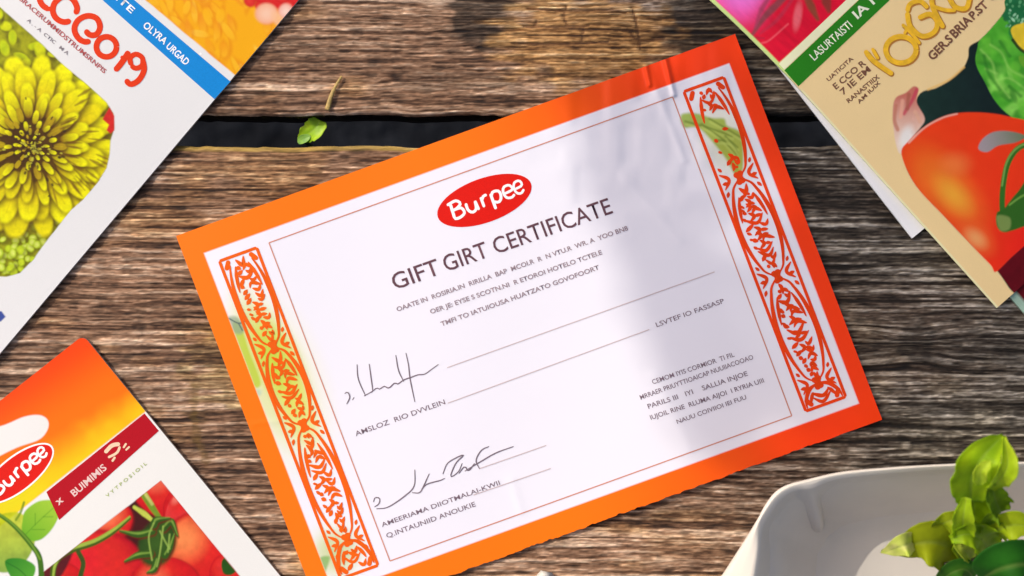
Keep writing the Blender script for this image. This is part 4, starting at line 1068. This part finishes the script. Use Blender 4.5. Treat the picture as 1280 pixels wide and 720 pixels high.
# leaf to the right
leaf([(1228, 676, .040), (1246, 664, .056), (1268, 656, .060), (1296, 662, .058)], 22, .25, .14, (.44, .60, .012), (.66, .76, .03), prof=[.4, .9, 1, .8, .3], seed_=8)
leaf([(1236, 668, .050), (1238, 652, .060), (1246, 644, .062)], 16, .4, .2, (.22, .38, .01), (.34, .5, .02), seed_=9)
leaf([(1240, 690, .046), (1224, 672, .058), (1206, 668, .062), (1188, 674, .060)], 20, .4, .3, LG, LY_, prof=[.3, .9, 1, .8, .2], seed_=13)
leaf([(1252, 640, .060), (1244, 622, .068), (1240, 602, .070)], 15, .5, .3, (.22, .36, .01), LG, seed_=14)
leaf([(1170, 664, .050), (1180, 654, .058), (1196, 650, .060), (1206, 658, .058)], 13, .4, .3, (.30, .40, .01), (.42, .5, .015), seed_=15)
# small folded leaf at the joint
leaf([(1196, 676, .052), (1204, 686, .056), (1214, 698, .050)], 9, .7, .2, (.40, .52, .03), (.6, .68, .1), seed_=10)
# dark round leaves in front
dk0, dk1 = (.018, .12, .010), (.035, .20, .014)
leaf([(1226, 724, .060), (1250, 712, .068), (1276, 706, .070), (1304, 706, .066)], 34, .12, .05, dk0, dk1, seed_=11, nf=1)
leaf([(1174, 728, .046), (1190, 716, .052), (1206, 712, .052), (1218, 722, .048)], 15, .2, .1, (.04, .18, .015), (.10, .28, .02), seed_=12, nf=1)
stem_m = mat('dark_stem', (.045, .040, .012), rough=.5, translucent=.0)
def tube(pts, r0, r1, m, name, parent, n=10):
    sp = catmull(np.array(pts), False, 8); k = len(sp); V = []; 
    tan = np.gradient(sp, axis=0); tan /= np.linalg.norm(tan, axis=1)[:, None]
    for i in range(k):
        a = np.cross(tan[i], [0.1, 0.2, 1]); a /= np.linalg.norm(a); b = np.cross(tan[i], a); r = r0 + (r1 - r0) * i / (k - 1)
        for j in range(n):
            t = 2 * math.pi * j / n; V.append(sp[i] + r * (a * math.cos(t) + b * math.sin(t)))
    F = [(i * n + j, i * n + (j + 1) % n, (i + 1) * n + (j + 1) % n, (i + 1) * n + j) for i in range(k - 1) for j in range(n)]
    F += [tuple(range(n))[::-1], tuple((k - 1) * n + j for j in range(n))]
    mb = MB(); mb.add(V, F); return mb.build(name, m, parent)
tube([P(*q) for q in [(1180, 706, .050), (1206, 702, .046), (1236, 690, .044), (1262, 682, .046), (1300, 684, .046)]], .0009, .0013, stem_m, 'stem', seed)
tube([P(*q) for q in [(1226, 700, .044), (1250, 725, .030), (1290, 745, .004)]], .0011, .0018, stem_m, 'stem', seed)
tube([P(*q) for q in [(1300, 684, .046), (1312, 720, .030), (1290, 745, .004)]], .0011, .0018, stem_m, 'stem', seed)

# ------------------------------------------------------------------ weed in the gap, straw, chip
weed = thing('weed', 'small bright green weed leaf showing in the dark gap between boards', 'weed', (P(392, 165, 0)[0], P(392, 165, 0)[1], -.7))
weed_m = mat('weed_leaf', attr=True, rough=.5, translucent=.35)
leaf([(374, 176, -.014), (384, 168, -.010), (394, 160, -.0075), (400, 150, -.008)], 15, .3, .15, (.30, .56, .01), (.62, .82, .04), prof=[.3, .6, .9, 1, .7], seed_=3, parent=weed, m=weed_m, nf=2)
leaf([(372, 177, -.012), (379, 174, -.010), (388, 170, -.009)], 6, .3, .1, (.24, .50, .10), (.40, .66, .12), seed_=4, parent=weed, m=weed_m, nf=1)
tube([P(374, 176, -.014), np.array([-.08, .056, -.05]), np.array([-.082, .05, -.3]), np.array([-.078, .058, -.7])], .0006, .0012, mat('weed_stem', (.06, .14, .02), rough=.6), 'stem', weed)
straw_m = mat('dry_straw', (.38, .25, .07), rough=.6, speck=(900, .3))
sk = tube([P(*q) for q in [(409, 137, .0004), (413, 122, .0010), (419, 108, .0012), (427, 95, .0009)]], .0010, .0004, straw_m, 'straw_bit', None)
tag(sk, 'short golden dry straw bit lying on the back board above the gap', 'straw')
sk.data.transform(__import__('mathutils').Matrix.Diagonal((1, 1, .6, 1)))

chip = MB()
rc = random.Random(3); pv = []
for (x, y, z) in [(668, 722, .0002), (676, 713, .0012), (690, 716, .0016), (694, 722, .0006), (682, 728, .0002), (680, 720, .0028)]: pv.append(P(x, y, z))
chip.add(pv, [(0, 1, 5), (1, 2, 5), (2, 3, 5), (3, 4, 5), (4, 0, 5), (4, 3, 2, 1, 0)])
tag(chip.build('wood_chip', mat('pale_chip', (.6, .56, .5), rough=.7), None, False), 'tiny pale chip on the boards at the bottom edge below the certificate', 'chip')

# ------------------------------------------------------------------ unseen leaf cluster added overhead to throw shade on the right-hand side
br = thing('shade_branch', 'unseen leafy branch added overhead to cast shade on the right of the table', 'branch', (0, 0, 1.3))
tl = mat('shade_leaf', (.06, .12, .03), rough=.5, translucent=.25, speck=(20, .2))
r = random.Random(77)
mb = MB(); cnt = 0
def in_shade(x, y):
    # shade on the table, in picture pixels: everything right of the line across the certificate, less the bowl
    bx = np.interp(y, [-300, -60, 60, 165, 240, 370, 520, 575, 600], [600, 640, 690, 735, 748, 800, 858, 885, 950])
    if y > 614: return False
    if x < bx + 8: return False
    return x < 2100
HOLES = [(705, 30, 48), (760, 62, 36), (828, 92, 33), (845, 515, 30), (985, 548, 34), (1060, 640, 60), (1125, 330, 26), (1010, 250, 20), (1250, 560, 40)]
lpts = np.array([(0, -1), (.32, -.75), (.5, -.3), (.46, .15), (.28, .6), (0, 1), (-.28, .6), (-.46, .15), (-.5, -.3), (-.32, -.75)])
for k in range(9000):
    if cnt > 3600: break
    if k % 3 == 0:
        y = r.uniform(-300, 620); x = np.interp(y, [-300, -60, 60, 165, 240, 370, 520, 575, 600], [600, 640, 690, 735, 748, 800, 858, 885, 950]) + r.uniform(8, 110)
    else: x = r.uniform(640, 2050); y = r.uniform(-330, 620)
    if not in_shade(x, y): continue
    z = r.uniform(1.08, 1.30)
    w0 = np.array([(x - 640) * S, (360 - y) * S, 0]) + sd * (z / sd[2])
    if any((x - hx) ** 2 + (y - hy) ** 2 < hr * hr for hx, hy, hr in HOLES): continue        # gaps that let dappled sun through
    sz = r.uniform(.010, .017)
    if x < 1000 or y > 500: sz *= .55
    th = r.uniform(0, 6.28); tx, ty = r.gauss(0, .35), r.gauss(0, .35)
    R = np.array([[math.cos(th), -math.sin(th)], [math.sin(th), math.cos(th)]])
    p = (lpts * sz) @ R.T
    zoff = p[:, 0] * tx + p[:, 1] * ty - 3.0 * (p[:, 0] ** 2 + p[:, 1] ** 2)
    V = np.concatenate([[w0], np.stack([w0[0] + p[:, 0], w0[1] + p[:, 1], w0[2] + zoff], -1)])
    mb.add(V, [(0, 1 + i, 1 + (i + 1) % 10) for i in range(10)]); cnt += 1
mb.build('shade_foliage', tl, br)
bk = mat('shade_limb_bark', (.12, .09, .06), rough=.9, speck=(60, .3), bump=(80, .004))
for a, b in [((-1.3, 1.1, 1.40), (-.55, .60, 1.22)), ((-1.1, 1.0, 1.36), (-.80, .45, 1.20)), ((-1.0, .95, 1.34), (-.55, 1.0, 1.18))]:
    a = np.array(a); b = np.array(b); tube([a, (a * .6 + b * .4) + [.02, .03, .01], b], .010, .003, bk, 'shade_limb', br)
